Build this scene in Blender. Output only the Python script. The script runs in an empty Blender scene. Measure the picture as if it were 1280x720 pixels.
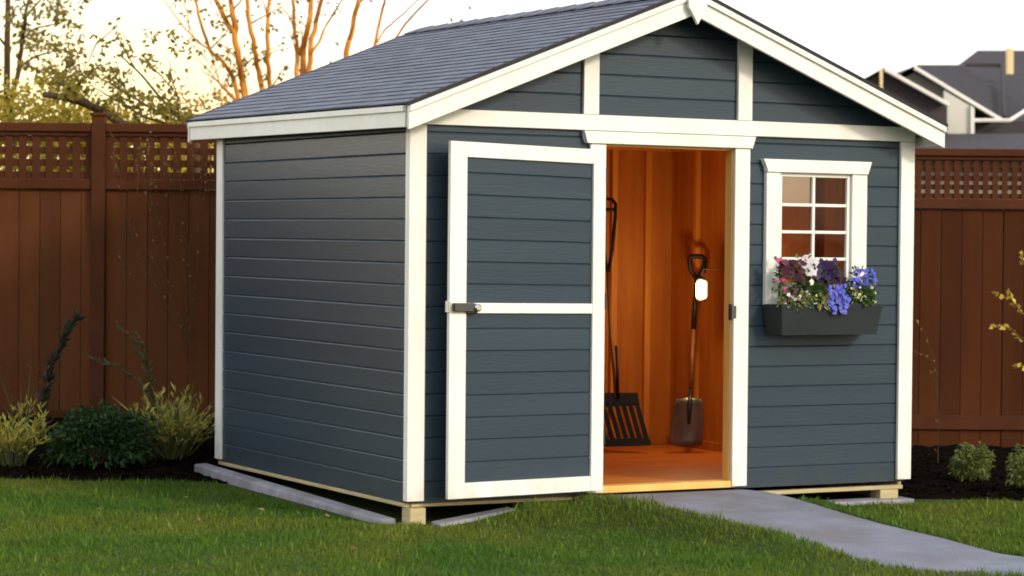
import bpy, bmesh, math, random
import numpy as np
from mathutils import Vector, Matrix

random.seed(7)
rng = np.random.default_rng(11)
scene = bpy.context.scene
COL = scene.collection
R = math.radians

# ------------------------------------------------------------------ camera
CX, CY, CZ = -5.4785, -12.6573, 1.512
YAW, PITCH, ROLL, F = 0.4511, -0.0224, 0.0091, 3117.6     # F in pixels of a 1280 wide picture
fw = Vector((math.sin(YAW) * math.cos(PITCH), math.cos(YAW) * math.cos(PITCH), math.sin(PITCH)))
rt = Vector((math.cos(YAW), -math.sin(YAW), 0))
up = rt.cross(fw)
rt2 = rt * math.cos(ROLL) + up * math.sin(ROLL)
up2 = up * math.cos(ROLL) - rt * math.sin(ROLL)
cam_d = bpy.data.cameras.new('camera')
cam = bpy.data.objects.new('camera', cam_d)
COL.objects.link(cam)
cam.matrix_world = Matrix(((rt2.x, up2.x, -fw.x, CX), (rt2.y, up2.y, -fw.y, CY), (rt2.z, up2.z, -fw.z, CZ), (0, 0, 0, 1)))
cam_d.sensor_width = 36
cam_d.lens = F / 1280 * 36
cam_d.clip_end = 3000
cam_d.dof.use_dof = True
cam_d.dof.focus_distance = 14.4
cam_d.dof.aperture_fstop = 3.2
scene.camera = cam
CAM = Vector((CX, CY, CZ))


def at(u, v, d):
    """world point that stands at depth d behind the picture position u, v (1280 x 720)"""
    x = (u - 640) * d / F
    y = -(v - 360) * d / F
    return CAM + fw * d + rt2 * x + up2 * y


def on_z(u, v, z):
    d = at(u, v, 1.0) - CAM
    return CAM + d * ((z - CZ) / d.z)


def sd(s, d, z):
    """yard coordinates: s across the view, d away from the viewer (both horizontal), z up"""
    h = Vector((math.sin(YAW), math.cos(YAW), 0))
    p = Vector((CX, CY, 0)) + h * d + rt * s
    return Vector((p.x, p.y, z))


def to_sd(x, y):
    dx, dy = x - CX, y - CY
    return dx * math.cos(YAW) - dy * math.sin(YAW), dx * math.sin(YAW) + dy * math.cos(YAW)


# ------------------------------------------------------------------ materials
def pm(name, c1, c2=None, scale=6, rough=.6, bump=0, bscale=60, spec=.4, stretch=(1, 1, 1), island=0.0, transl=0.0,
       metal=0.0, c3=None, scale3=1.2, amt3=.5, tcol=None, detail=5, coat=0, dirt=0.0, dirt_h=.45, dirtcol=(.10, .075, .05), speck=0.0):
    m = bpy.data.materials.new(name)
    m.use_nodes = True
    nt = m.node_tree
    N, L = nt.nodes, nt.links
    for n in list(N):
        N.remove(n)
    out = N.new('ShaderNodeOutputMaterial')
    b = N.new('ShaderNodeBsdfPrincipled')
    b.inputs['Roughness'].default_value = rough
    b.inputs['Specular IOR Level'].default_value = spec
    b.inputs['Metallic'].default_value = metal
    b.inputs['Coat Weight'].default_value = coat
    tc = N.new('ShaderNodeTexCoord')
    mp = N.new('ShaderNodeMapping')
    mp.inputs['Scale'].default_value = stretch
    L.new(tc.outputs['Object'], mp.inputs['Vector'])
    c2 = c2 or tuple(v * .8 for v in c1)
    ns = N.new('ShaderNodeTexNoise')
    ns.inputs['Scale'].default_value = scale
    ns.inputs['Detail'].default_value = detail
    L.new(mp.outputs['Vector'], ns.inputs['Vector'])
    rmp = N.new('ShaderNodeValToRGB')
    rmp.color_ramp.elements[0].position = .3
    rmp.color_ramp.elements[1].position = .7
    rmp.color_ramp.elements[0].color = (*c1, 1)
    rmp.color_ramp.elements[1].color = (*c2, 1)
    L.new(ns.outputs['Fac'], rmp.inputs['Fac'])
    col = rmp.outputs['Color']
    if c3:
        n3 = N.new('ShaderNodeTexNoise')
        n3.inputs['Scale'].default_value = scale3
        n3.inputs['Detail'].default_value = 3
        L.new(tc.outputs['Object'], n3.inputs['Vector'])
        r3 = N.new('ShaderNodeMapRange')
        r3.inputs['From Min'].default_value = .42
        r3.inputs['From Max'].default_value = .68
        r3.inputs['To Max'].default_value = amt3
        L.new(n3.outputs['Fac'], r3.inputs['Value'])
        mx = N.new('ShaderNodeMix')
        mx.data_type = 'RGBA'
        L.new(r3.outputs['Result'], mx.inputs['Factor'])
        L.new(col, mx.inputs['A'])
        mx.inputs['B'].default_value = (*c3, 1)
        col = mx.outputs['Result']
    if speck:
        n4 = N.new('ShaderNodeTexNoise')
        n4.inputs['Scale'].default_value = 170
        n4.inputs['Detail'].default_value = 2
        L.new(tc.outputs['Object'], n4.inputs['Vector'])
        r4 = N.new('ShaderNodeMapRange')
        r4.inputs['From Min'].default_value = .3
        r4.inputs['From Max'].default_value = .7
        r4.inputs['To Min'].default_value = 1 - speck
        r4.inputs['To Max'].default_value = 1 + speck
        L.new(n4.outputs['Fac'], r4.inputs['Value'])
        v4 = N.new('ShaderNodeVectorMath')
        v4.operation = 'SCALE'
        L.new(col, v4.inputs[0])
        L.new(r4.outputs['Result'], v4.inputs['Scale'])
        col = v4.outputs['Vector']
    if dirt:
        # splashed soil and dust, thickest low down
        sz = N.new('ShaderNodeSeparateXYZ')
        L.new(tc.outputs['Object'], sz.inputs['Vector'])
        hz = N.new('ShaderNodeMapRange')
        hz.inputs['From Min'].default_value = dirt_h
        hz.inputs['From Max'].default_value = .06
        hz.inputs['To Max'].default_value = 1
        L.new(sz.outputs['Z'], hz.inputs['Value'])
        pw = N.new('ShaderNodeMath')
        pw.operation = 'POWER'
        pw.inputs[1].default_value = 1.8
        L.new(hz.outputs['Result'], pw.inputs[0])
        nd = N.new('ShaderNodeTexNoise')
        nd.inputs['Scale'].default_value = 9
        nd.inputs['Detail'].default_value = 8
        nd.inputs['Roughness'].default_value = .7
        L.new(tc.outputs['Object'], nd.inputs['Vector'])
        ms_ = N.new('ShaderNodeMapRange')
        ms_.inputs['From Min'].default_value = .38
        ms_.inputs['From Max'].default_value = .62
        ms_.inputs['To Max'].default_value = dirt
        L.new(nd.outputs['Fac'], ms_.inputs['Value'])
        mu = N.new('ShaderNodeMath')
        mu.operation = 'MULTIPLY'
        L.new(pw.outputs['Value'], mu.inputs[0])
        L.new(ms_.outputs['Result'], mu.inputs[1])
        md = N.new('ShaderNodeMix')
        md.data_type = 'RGBA'
        L.new(mu.outputs['Value'], md.inputs['Factor'])
        L.new(col, md.inputs['A'])
        md.inputs['B'].default_value = (*dirtcol, 1)
        col = md.outputs['Result']
    if island:
        g = N.new('ShaderNodeNewGeometry')
        mr = N.new('ShaderNodeMapRange')
        mr.inputs['To Min'].default_value = 1 - island
        mr.inputs['To Max'].default_value = 1 + island
        L.new(g.outputs['Random Per Island'], mr.inputs['Value'])
        vm = N.new('ShaderNodeVectorMath')
        vm.operation = 'SCALE'
        L.new(col, vm.inputs[0])
        L.new(mr.outputs['Result'], vm.inputs['Scale'])
        col = vm.outputs['Vector']
    L.new(col, b.inputs['Base Color'])
    if bump:
        nb = N.new('ShaderNodeTexNoise')
        nb.inputs['Scale'].default_value = bscale
        nb.inputs['Detail'].default_value = 6
        L.new(mp.outputs['Vector'], nb.inputs['Vector'])
        bp = N.new('ShaderNodeBump')
        bp.inputs['Strength'].default_value = bump
        bp.inputs['Distance'].default_value = .01
        L.new(nb.outputs['Fac'], bp.inputs['Height'])
        L.new(bp.outputs['Normal'], b.inputs['Normal'])
    sh = b.outputs['BSDF']
    if transl:
        t = N.new('ShaderNodeBsdfTranslucent')
        if tcol:
            t.inputs['Color'].default_value = (*tcol, 1)
        else:
            L.new(col, t.inputs['Color'])
        ms = N.new('ShaderNodeMixShader')
        ms.inputs['Fac'].default_value = transl
        L.new(sh, ms.inputs[1])
        L.new(t.outputs['BSDF'], ms.inputs[2])
        sh = ms.outputs['Shader']
    L.new(sh, out.inputs['Surface'])
    return m


M = {}
M['siding'] = pm('painted_siding', (.027, .044, .060), (.033, .052, .068), 3, .33, .10, 45, .20, (.25, .25, 3), c3=(.028, .046, .060), scale3=1.1, amt3=.5, island=.07, dirt=.45, dirtcol=(.07, .06, .05))
M['trim'] = pm('white_paint', (.79, .775, .705), (.73, .71, .635), 6, .5, .14, 40, .35, (2, 2, .5), c3=(.66, .63, .55), scale3=2.5, amt3=.45, dirt=.5, dirt_h=.40, dirtcol=(.30, .25, .18))
M['fascia'] = M['trim']
M['pine'] = pm('pine_wood', (.78, .47, .13), (.66, .37, .09), 5, .55, .1, 60, .3, (3, 3, .4))
M['bearer'] = pm('treated_timber', (.48, .40, .22), (.36, .29, .15), 7, .8, .25, 60, .2, (.6, .6, 4))
M['lining'] = pm('plywood_lining', (.56, .20, .026), (.41, .125, .014), 2.6, .55, .15, 30, .3, (6, 6, .4), c3=(.36, .095, .011), scale3=1.5, amt3=.5)
M['stud'] = pm('stud_wood', (.70, .30, .05), (.58, .21, .03), 3, .55, .1, 40, .3, (6, 6, .5))
M['floor'] = pm('plywood_floor', (.66, .21, .03), (.50, .14, .018), 3, .5, .08, 40, .35, (.6, 4, 1))
M['black'] = pm('black_plastic', (.006, .005, .005), (.010, .009, .008), 8, .5, .05, 60, .25)
M['dark_metal'] = pm('dark_metal', (.045, .043, .04), (.07, .065, .06), 12, .4, .05, 80, .5, metal=.6)
M['steel'] = pm('steel', (.17, .168, .165), (.07, .068, .066), 5, .34, .08, 60, .6, metal=.35)
M['knob'] = pm('chrome', (.75, .74, .72), (.6, .6, .58), 10, .2, 0, metal=1)
M['shaft'] = pm('brown_shaft', (.20, .085, .03), (.14, .055, .02), 8, .5, .05, 60)
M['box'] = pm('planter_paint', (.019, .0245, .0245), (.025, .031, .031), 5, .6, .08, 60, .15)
M['drip'] = pm('shingle_edge', (.020, .019, .022), (.032, .030, .034), 20, .8, .2, 80, .3)
M['soil'] = pm('potting_soil', (.02, .014, .01), (.035, .025, .018), 40, .95, .5, 60, .1)
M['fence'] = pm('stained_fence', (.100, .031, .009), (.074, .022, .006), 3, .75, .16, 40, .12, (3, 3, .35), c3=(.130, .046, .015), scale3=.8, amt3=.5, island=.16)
M['fence_right'] = pm('stained_fence_right', (.066, .0185, .0045), (.050, .013, .0035), 3, .75, .16, 40, .10, (3, 3, .35), c3=(.085, .027, .007), scale3=.8, amt3=.5, island=.16)  # darker tone than the left fence
M['fence_dark'] = pm('stained_fence_rail', (.078, .024, .0075), (.060, .0175, .0055), 3, .7, .12, 40, .12, (1, 1, 1))
M['concrete'] = pm('concrete', (.185, .19, .225), (.235, .24, .275), 5, .85, .4, 120, .2, c3=(.165, .150, .150), scale3=2.2, amt3=.7, speck=.16, detail=9)
M['kerb'] = pm('kerb_concrete', (.23, .22, .235), (.31, .30, .32), 8, .85, .35, 70, .2, c3=(.15, .15, .14), scale3=3, amt3=.6, speck=.15)
M['mulch'] = pm('dark_mulch', (.005, .0038, .003), (.010, .007, .005), 30, 1, .8, 50, 0)
M['bark'] = pm('tree_bark', (.62, .25, .032), (.42, .15, .018), 6, .8, .4, 40, .2, (3, 3, .6))
M['bark_dark'] = pm('dark_bark', (.10, .055, .025), (.06, .032, .016), 8, .85, .4, 40, .2, (2, 2, .6))


def ground_mat():
    m = pm('lawn_soil', (.030, .048, .010), (.045, .062, .013), 9, .95, .4, 60, .1, c3=(.07, .07, .02), scale3=.8, amt3=.5)
    return m


M['ground'] = ground_mat()
M['grass'] = pm('grass_blades', (.052, .124, .011), (.084, .158, .014), 1.4, .55, 0, spec=.2, island=.42, transl=.32, c3=(.160, .172, .020), scale3=.9, amt3=.78)


def leafm(name, c1, c2, island=.35, transl=.35, rough=.5, scale=6):
    M[name] = pm(name, c1, c2, scale, rough, 0, spec=.3, island=island, transl=transl)


leafm('leaf_gold', (.42, .30, .035), (.55, .36, .06))
leafm('leaf_olive', (.15, .125, .018), (.27, .20, .025), transl=.45)
leafm('leaf_hedge', (.33, .27, .022), (.50, .36, .035), transl=.4, scale=2.5)
leafm('leaf_orange', (.50, .26, .035), (.40, .22, .03))
leafm('leaf_variegated', (.52, .44, .075), (.20, .21, .03), scale=14)
leafm('leaf_spiky', (.54, .46, .10), (.13, .15, .028), scale=14)
leafm('leaf_dark', (.012, .040, .007), (.024, .062, .010), transl=.2)
leafm('leaf_box', (.24, .25, .06), (.075, .12, .022), scale=12)
leafm('leaf_blue', (.028, .042, .026), (.04, .05, .03))
leafm('leaf_red', (.10, .035, .02), (.15, .06, .03))
leafm('leaf_fern', (.10, .11, .035), (.07, .085, .03))
leafm('leaf_vine', (.24, .14, .045), (.15, .09, .025))
leafm('leaf_green', (.05, .12, .022), (.085, .16, .03))
leafm('leaf_pale', (.32, .34, .10), (.42, .42, .18))
leafm('petal_maroon', (.034, .0025, .013), (.075, .006, .026), transl=.2)
leafm('petal_pink', (.55, .06, .20), (.65, .14, .32), transl=.2)
leafm('petal_white', (.75, .70, .70), (.62, .55, .60), island=.12, transl=.2)
leafm('petal_purple', (.016, .004, .040), (.035, .008, .075), transl=.2)
leafm('petal_dark', (.018, .003, .014), (.032, .005, .020), transl=.15)
leafm('petal_blue', (.085, .092, .50), (.14, .15, .62), island=.25, transl=.2)
leafm('petal_yellow', (.5, .45, .10), (.55, .5, .25), transl=.2)
leafm('fallen', (.26, .21, .09), (.20, .14, .05))
M['bark_chip'] = pm('bark_chip', (.006, .0042, .003), (.012, .008, .006), 8, 1, spec=0, island=.4)


def shingle_mat(name, ca, cb, sc=1.0, rough=.55):
    m = pm(name, ca, cb, 30, rough, .35, 220, .5)
    nt = m.node_tree
    N, L = nt.nodes, nt.links
    b = next(n for n in N if n.type == 'BSDF_PRINCIPLED')
    src = b.inputs['Base Color'].links[0].from_socket
    g = N.new('ShaderNodeNewGeometry')
    mr = N.new('ShaderNodeMapRange')
    mr.inputs['To Min'].default_value = .78
    mr.inputs['To Max'].default_value = 1.22
    L.new(g.outputs['Random Per Island'], mr.inputs['Value'])
    vm = N.new('ShaderNodeVectorMath')
    vm.operation = 'SCALE'
    L.new(src, vm.inputs[0])
    L.new(mr.outputs['Result'], vm.inputs['Scale'])
    L.new(vm.outputs['Vector'], b.inputs['Base Color'])
    return m


M['shingle'] = shingle_mat('asphalt_shingle', (.067, .074, .102), (.092, .099, .130))
M['house_roof'] = pm('house_roof', (.045, .036, .038), (.062, .050, .050), 9, .8, .3, 40, .3, (1, 1, 6))
M['house_wall'] = pm('house_wall', (.62, .585, .50), (.56, .525, .44), 3, .8, .1, 40, .2)
M['house_gable_shaded'] = pm('house_gable_wall_shaded', (.20, .175, .155), (.24, .21, .18), 4, .8, .1, 40, .2)  # wall beige darkened in the colour for the shadow of the overhang
M['house_trim'] = pm('house_trim', (.78, .74, .66), (.70, .66, .58), 4, .5, 0)
M['flue'] = pm('flue_paint', (.80, .62, .30), (.72, .54, .25), 4, .5, 0)


def glass_mat(name='window_glass', refl=.28):
    m = bpy.data.materials.new(name)
    m.use_nodes = True
    nt = m.node_tree
    N, L = nt.nodes, nt.links
    for n in list(N):
        N.remove(n)
    out = N.new('ShaderNodeOutputMaterial')
    tr = N.new('ShaderNodeBsdfTransparent')
    tr.inputs['Color'].default_value = (.70, .62, .56, 1)
    gl = N.new('ShaderNodeBsdfGlossy')
    gl.inputs['Roughness'].default_value = .03
    gl.inputs['Color'].default_value = (.80, .86, .94, 1)
    fr = N.new('ShaderNodeFresnel')
    fr.inputs['IOR'].default_value = 1.5
    tc = N.new('ShaderNodeTexCoord')
    ns = N.new('ShaderNodeTexNoise')
    ns.inputs['Scale'].default_value = 3
    L.new(tc.outputs['Object'], ns.inputs['Vector'])
    bp = N.new('ShaderNodeBump')
    bp.inputs['Strength'].default_value = .08
    bp.inputs['Distance'].default_value = .02
    L.new(ns.outputs['Fac'], bp.inputs['Height'])
    L.new(bp.outputs['Normal'], gl.inputs['Normal'])
    mx = N.new('ShaderNodeMixShader')
    rf = N.new('ShaderNodeMath')
    rf.operation = 'MULTIPLY'
    rf.inputs[1].default_value = refl
    L.new(fr.outputs['Fac'], rf.inputs[0])
    L.new(rf.outputs['Value'], mx.inputs['Fac'])
    L.new(tr.outputs['BSDF'], mx.inputs[1])
    L.new(gl.outputs['BSDF'], mx.inputs[2])
    L.new(mx.outputs['Shader'], out.inputs['Surface'])
    return m


M['glass'] = glass_mat()
M['glass_bright'] = glass_mat('window_glass_sheen', 2.6)


def emit_mat(name, c, s):
    m = bpy.data.materials.new(name)
    m.use_nodes = True
    nt = m.node_tree
    b = nt.nodes['Principled BSDF']
    b.inputs['Base Color'].default_value = (*c, 1)
    b.inputs['Emission Color'].default_value = (*c, 1)
    b.inputs['Emission Strength'].default_value = s
    return m


M['lamp'] = emit_mat('lit_lamp_shade', (1.0, .84, .58), 1.2)

# ------------------------------------------------------------------ object helpers
OFF = {}


def tag(o, label=None, cat=None, group=None, kind=None):
    if label: o['label'] = label
    if cat: o['category'] = cat
    if group: o['group'] = group
    if kind: o['kind'] = kind
    return o


def empty(name, loc, label=None, cat=None, group=None):
    o = bpy.data.objects.new(name, None)
    COL.objects.link(o)
    o.location = loc
    OFF[o.name] = Vector(loc)
    o.empty_display_size = .1
    return tag(o, label, cat, group)


class MB:
    def __init__(s):
        s.bm = bmesh.new()

    def hexa(s, p, bevel=0):
        """eight points: bottom four ccw, top four ccw"""
        v = [s.bm.verts.new(Vector(q)) for q in p]
        fs = []
        for f in ((3, 2, 1, 0), (4, 5, 6, 7), (0, 1, 5, 4), (1, 2, 6, 5), (2, 3, 7, 6), (3, 0, 4, 7)):
            fs.append(s.bm.faces.new([v[i] for i in f]))
        if bevel:
            es = {e for f in fs for e in f.edges}
            bmesh.ops.bevel(s.bm, geom=list(es), offset=bevel, segments=2, affect='EDGES', profile=.5)
        return s

    def box(s, x0, y0, z0, x1, y1, z1, bevel=0):
        return s.hexa([(x0, y0, z0), (x1, y0, z0), (x1, y1, z0), (x0, y1, z0),
                       (x0, y0, z1), (x1, y0, z1), (x1, y1, z1), (x0, y1, z1)], bevel)

    def obox(s, c, ax, ay, az, bevel=0):
        """box from centre and three half-axis vectors"""
        c, ax, ay, az = Vector(c), Vector(ax), Vector(ay), Vector(az)
        P = [c - ax - ay - az, c + ax - ay - az, c + ax + ay - az, c - ax + ay - az,
             c - ax - ay + az, c + ax - ay + az, c + ax + ay + az, c - ax + ay + az]
        return s.hexa(P, bevel)

    def face(s, pts):
        s.bm.faces.new([s.bm.verts.new(Vector(p)) for p in pts])
        return s

    def prism(s, pts, off, bevel=0):
        """polygon extruded by off"""
        off = Vector(off)
        a = [s.bm.verts.new(Vector(p)) for p in pts]
        b = [s.bm.verts.new(Vector(p) + off) for p in pts]
        n = len(pts)
        fs = [s.bm.faces.new(a[::-1]), s.bm.faces.new(b)]
        for i in range(n):
            fs.append(s.bm.faces.new((a[i], a[(i + 1) % n], b[(i + 1) % n], b[i])))
        if bevel:
            es = {e for f in fs for e in f.edges}
            bmesh.ops.bevel(s.bm, geom=list(es), offset=bevel, segments=2, affect='EDGES', profile=.5)
        return s

    def tube(s, pts, radii, seg=8, cap=True):
        pts = [Vector(p) for p in pts]
        if not hasattr(radii, '__len__'):
            radii = [radii] * len(pts)
        rings = []
        prev = None
        for i, p in enumerate(pts):
            t = (pts[min(i + 1, len(pts) - 1)] - pts[max(i - 1, 0)]).normalized()
            if prev is None:
                a = t.orthogonal().normalized()
            else:
                a = (prev - t * prev.dot(t)).normalized()
            prev = a
            b = t.cross(a)
            rings.append([s.bm.verts.new(p + (a * math.cos(2 * math.pi * k / seg) + b * math.sin(2 * math.pi * k / seg)) * radii[i]) for k in range(seg)])
        for i in range(len(rings) - 1):
            for k in range(seg):
                s.bm.faces.new((rings[i][k], rings[i][(k + 1) % seg], rings[i + 1][(k + 1) % seg], rings[i + 1][k]))
        if cap:
            s.bm.faces.new(rings[0][::-1])
            s.bm.faces.new(rings[-1])
        return s

    def grid(s, fn, nu, nv):
        V = [[s.bm.verts.new(Vector(fn(i / nu, j / nv))) for j in range(nv + 1)] for i in range(nu + 1)]
        for i in range(nu):
            for j in range(nv):
                s.bm.faces.new((V[i][j], V[i + 1][j], V[i + 1][j + 1], V[i][j + 1]))
        return s

    def build(s, name, mat, parent=None, warp=None, smooth=False):
        off = OFF[parent.name] if parent else Vector((0, 0, 0))
        bmesh.ops.recalc_face_normals(s.bm, faces=s.bm.faces)
        for v in s.bm.verts:
            if warp:
                v.co = warp(v.co)
            v.co -= off
        me = bpy.data.meshes.new(name)
        s.bm.to_mesh(me)
        s.bm.free()
        if smooth:
            for p in me.polygons: p.use_smooth = True
        me.materials.append(mat)
        o = bpy.data.objects.new(name, me)
        COL.objects.link(o)
        OFF[o.name] = off
        if parent: o.parent = parent
        return o


def fast_mesh(name, V, nper, mat, parent=None, faces_per=((0, 1, 2, 3),)):
    """V (n, nper, 3); each item carries the faces of faces_per"""
    off = np.array(OFF[parent.name]) if parent else np.zeros(3)
    n = V.shape[0]
    me = bpy.data.meshes.new(name)
    co = (V.reshape(-1, 3) - off).astype(np.float32)
    me.vertices.add(len(co))
    me.vertices.foreach_set('co', co.ravel())
    idx, starts, tot, pos = [], [], [], 0
    lens = [len(f) for f in faces_per]
    base = (np.arange(n) * nper)[:, None]
    loop = np.concatenate([np.array(f) for f in faces_per])[None, :] + base
    per = sum(lens)
    st = np.concatenate([[0], np.cumsum(lens)[:-1]])[None, :] + (np.arange(n) * per)[:, None]
    me.loops.add(n * per)
    me.loops.foreach_set('vertex_index', loop.ravel().astype(np.int32))
    me.polygons.add(n * len(lens))
    me.polygons.foreach_set('loop_start', st.ravel().astype(np.int32))
    me.update(calc_edges=True)
    me.validate()
    me.materials.append(mat)
    o = bpy.data.objects.new(name, me)
    COL.objects.link(o)
    OFF[o.name] = Vector(off)
    if parent: o.parent = parent
    return o


def norm(a):
    return a / (np.linalg.norm(a, axis=1, keepdims=True) + 1e-9)


def leaf_verts(P, Dr, L, Wd, droop=.25):
    """n leaves: base, left, tip, right"""
    n = len(P)
    P = np.asarray(P, float)
    Dr = norm(np.asarray(Dr, float))
    rnd = rng.normal(size=(n, 3))
    side = norm(np.cross(Dr, rnd))
    nrm = np.cross(side, Dr)
    L = np.broadcast_to(L, (n,))[:, None] * rng.uniform(.65, 1.35, (n, 1))
    Wd = np.broadcast_to(Wd, (n,))[:, None] * rng.uniform(.7, 1.3, (n, 1))
    mid = P + Dr * L * .5 + nrm * L * .08
    tip = P + Dr * L - np.array([[0, 0, 1.]]) * L * droop
    V = np.stack([P, mid + side * Wd * .5, tip, mid - side * Wd * .5], axis=1)
    return V


def blob_points(n, c, r, shell=.5, lump=.25, flat_bottom=True):
    """points in an uneven ellipsoid with lumps; returns points and outward dirs"""
    d = norm(rng.normal(size=(n, 3)))
    if flat_bottom:
        d[:, 2] = np.where(d[:, 2] < -.35, -d[:, 2], d[:, 2])
    ph = rng.uniform(0, 6.28, 6)
    bump = 1 + lump * (np.sin(3 * np.arctan2(d[:, 1], d[:, 0]) + ph[0]) * np.sin(4 * d[:, 2] + ph[1]) + .6 * np.sin(7 * d[:, 0] + ph[2]) * np.sin(6 * d[:, 2] + ph[3]))
    rad = (shell + (1 - shell) * rng.uniform(0, 1, n) ** .5) * bump
    P = np.array(c) + d * rad[:, None] * np.array(r)
    return P, d


# ------------------------------------------------------------------ terrain
W, D = 3.367, 3.184


def sstep(a, b, x):
    t = np.clip((x - a) / (b - a), 0, 1)
    return t * t * (3 - 2 * t)


PATH_L = [(-.0, 1.14), (-.28, 1.26), (-.77, 1.34), (-1.18, 1.41), (-1.45, 1.49), (-1.70, 1.50), (-2.17, 1.44), (-2.53, 1.435), (-2.75, 1.52), (-3.05, 1.90), (-3.35, 2.7), (-3.6, 3.8), (-3.8, 6.5)]
PATH_R = [(-.0, 2.20), (-.19, 2.265), (-.6, 2.255), (-.95, 2.25), (-1.2, 2.255), (-1.39, 2.26), (-1.84, 2.31), (-2.2, 2.305), (-2.36, 2.30), (-2.53, 2.36), (-2.62, 2.95), (-2.72, 3.9), (-2.85, 6.5)]


def path_bounds(y):
    L_ = np.array(PATH_L)
    R_ = np.array(PATH_R)
    return np.interp(-y, -L_[:, 0], L_[:, 1]), np.interp(-y, -R_[:, 0], R_[:, 1])


def path_z(y):
    return .004 - .105 * sstep(0, 2.6, -np.asarray(y, float))


def bed_edge(s):
    # depth at which the lawn gives way to mulch
    return np.where(s < 0, 15.95, 15.30) + .05 * np.sin(s * 3.1)


def height(x, y):
    x = np.asarray(x, float)
    y = np.asarray(y, float)
    dx, dy = x - CX, y - CY
    s = dx * math.cos(YAW) - dy * math.sin(YAW)
    d = dx * math.sin(YAW) + dy * math.cos(YAW)
    z = -.115 + .012 * np.sin(x * 1.7 + .4) * np.sin(y * 1.3)
    z = z + .085 * np.exp(-(((x - .78) / .36) ** 2 + ((y + .18) / .32) ** 2))
    rise = np.where(s < 0, .17, .18)
    z = z + rise * sstep(0, 2.6, d - bed_edge(s))
    # the turf lies level with the path along its edges
    l, r = path_bounds(y)
    out = np.maximum(np.maximum(l - x, x - r), 0)
    t = (1 - sstep(.03, .40, out)) * (y < .02) * (y > -3.2)
    t = np.where(x > 2.0, t * sstep(.10, .6, -y), t)
    z = z + t * np.maximum(0, path_z(y) + .004 - z)
    # trodden low along the shed
    near = sstep(-.35, -.15, x) * (1 - sstep(3.3, 3.6, y)) * sstep(.0, .3, y)
    z = z - near * np.maximum(0, z + .125)
    return z


def poly_axis():
    fine = np.arange(-9, 9.001, .12)
    g = 9 + np.cumsum(.12 * 1.22 ** np.arange(1, 36))
    return np.concatenate([-g[::-1], fine, g])


ax = poly_axis()
X, Y = np.meshgrid(ax, ax - 1, indexing='ij')
Z = height(X, Y)
# press the soil down beneath the path
l_, r_ = path_bounds(Y)
inpath = (Y < .1) & (Y > -2.6) & (X > l_ - .02) & (X < r_ + .02)
Z = np.where(inpath, np.minimum(Z, path_z(Y) - .06), Z)
inpath2 = (Y < -2.5) & (Y > -3.9) & (X > 1.5) & (X < 6.6)
Z = np.where(inpath2, np.minimum(Z, -.17), Z)
n = len(ax)
V = np.stack([X, Y, Z], -1).reshape(-1, 3)
me = bpy.data.meshes.new('ground')
I, J = np.meshgrid(np.arange(n - 1), np.arange(n - 1), indexing='ij')
q = np.stack([I * n + J, (I + 1) * n + J, (I + 1) * n + J + 1, I * n + J + 1], -1).reshape(-1, 4)
me.from_pydata(V.tolist(), [], q.tolist())
me.materials.append(M['ground'])
for p_ in me.polygons: p_.use_smooth = True
go = bpy.data.objects.new('ground', me)
COL.objects.link(go)
tag(go, kind='structure')


# mulch beds
def bed(s0, s1, nu):
    def fn(u, v):
        s = s0 + (s1 - s0) * u
        dd = float(bed_edge(np.array(s))) + v * (19.6 - float(bed_edge(np.array(s))))
        p = sd(s, dd, 0)
        lump = .014 * math.sin(p.x * 17 + 3 * math.sin(p.y * 9)) * math.sin(p.y * 19 + 2 * math.sin(p.x * 7))
        z = float(height(p.x, p.y)) + .018 + (lump if v > 0 else -.05) + random.uniform(-.004, .004)
        return (p.x, p.y, z)
    mb = MB().grid(fn, nu, 60)
    o = mb.build('mulch_bed', M['mulch'], smooth=False)
    tag(o, kind='structure')


bed(-8.5, .2, 160)
bed(.6, 8.5, 150)

# path
def lerp_list(lst, t):
    k = t * (len(lst) - 1)
    i = min(int(k), len(lst) - 2)
    f = k - i
    return tuple(a + (b - a) * f for a, b in zip(lst[i], lst[i + 1]))


def path_fn(u, v):
    a = lerp_list(PATH_L, v)
    b = lerp_list(PATH_R, v)
    y = a[0] + (b[0] - a[0]) * u
    x = a[1] + (b[1] - a[1]) * u
    e = min(u, 1 - u)
    wob = .012 * math.sin(v * 60 + u * 3) * (1 if e < .02 else 0)
    return (x + wob, y, float(path_z(y)) - (.012 if e < .01 else 0) + .003 * math.sin(x * 5) * math.sin(y * 4))


mb = MB()
Vt = [[None] * 91 for _ in range(33)]
mb.grid(path_fn, 32, 90)
bmesh.ops.recalc_face_normals(mb.bm, faces=mb.bm.faces)
r = bmesh.ops.extrude_face_region(mb.bm, geom=list(mb.bm.faces))
for v in [g for g in r['geom'] if isinstance(g, bmesh.types.BMVert)]:
    v.co.z -= .09
po = mb.build('path', M['concrete'], smooth=False)
tag(po, kind='structure')


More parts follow.
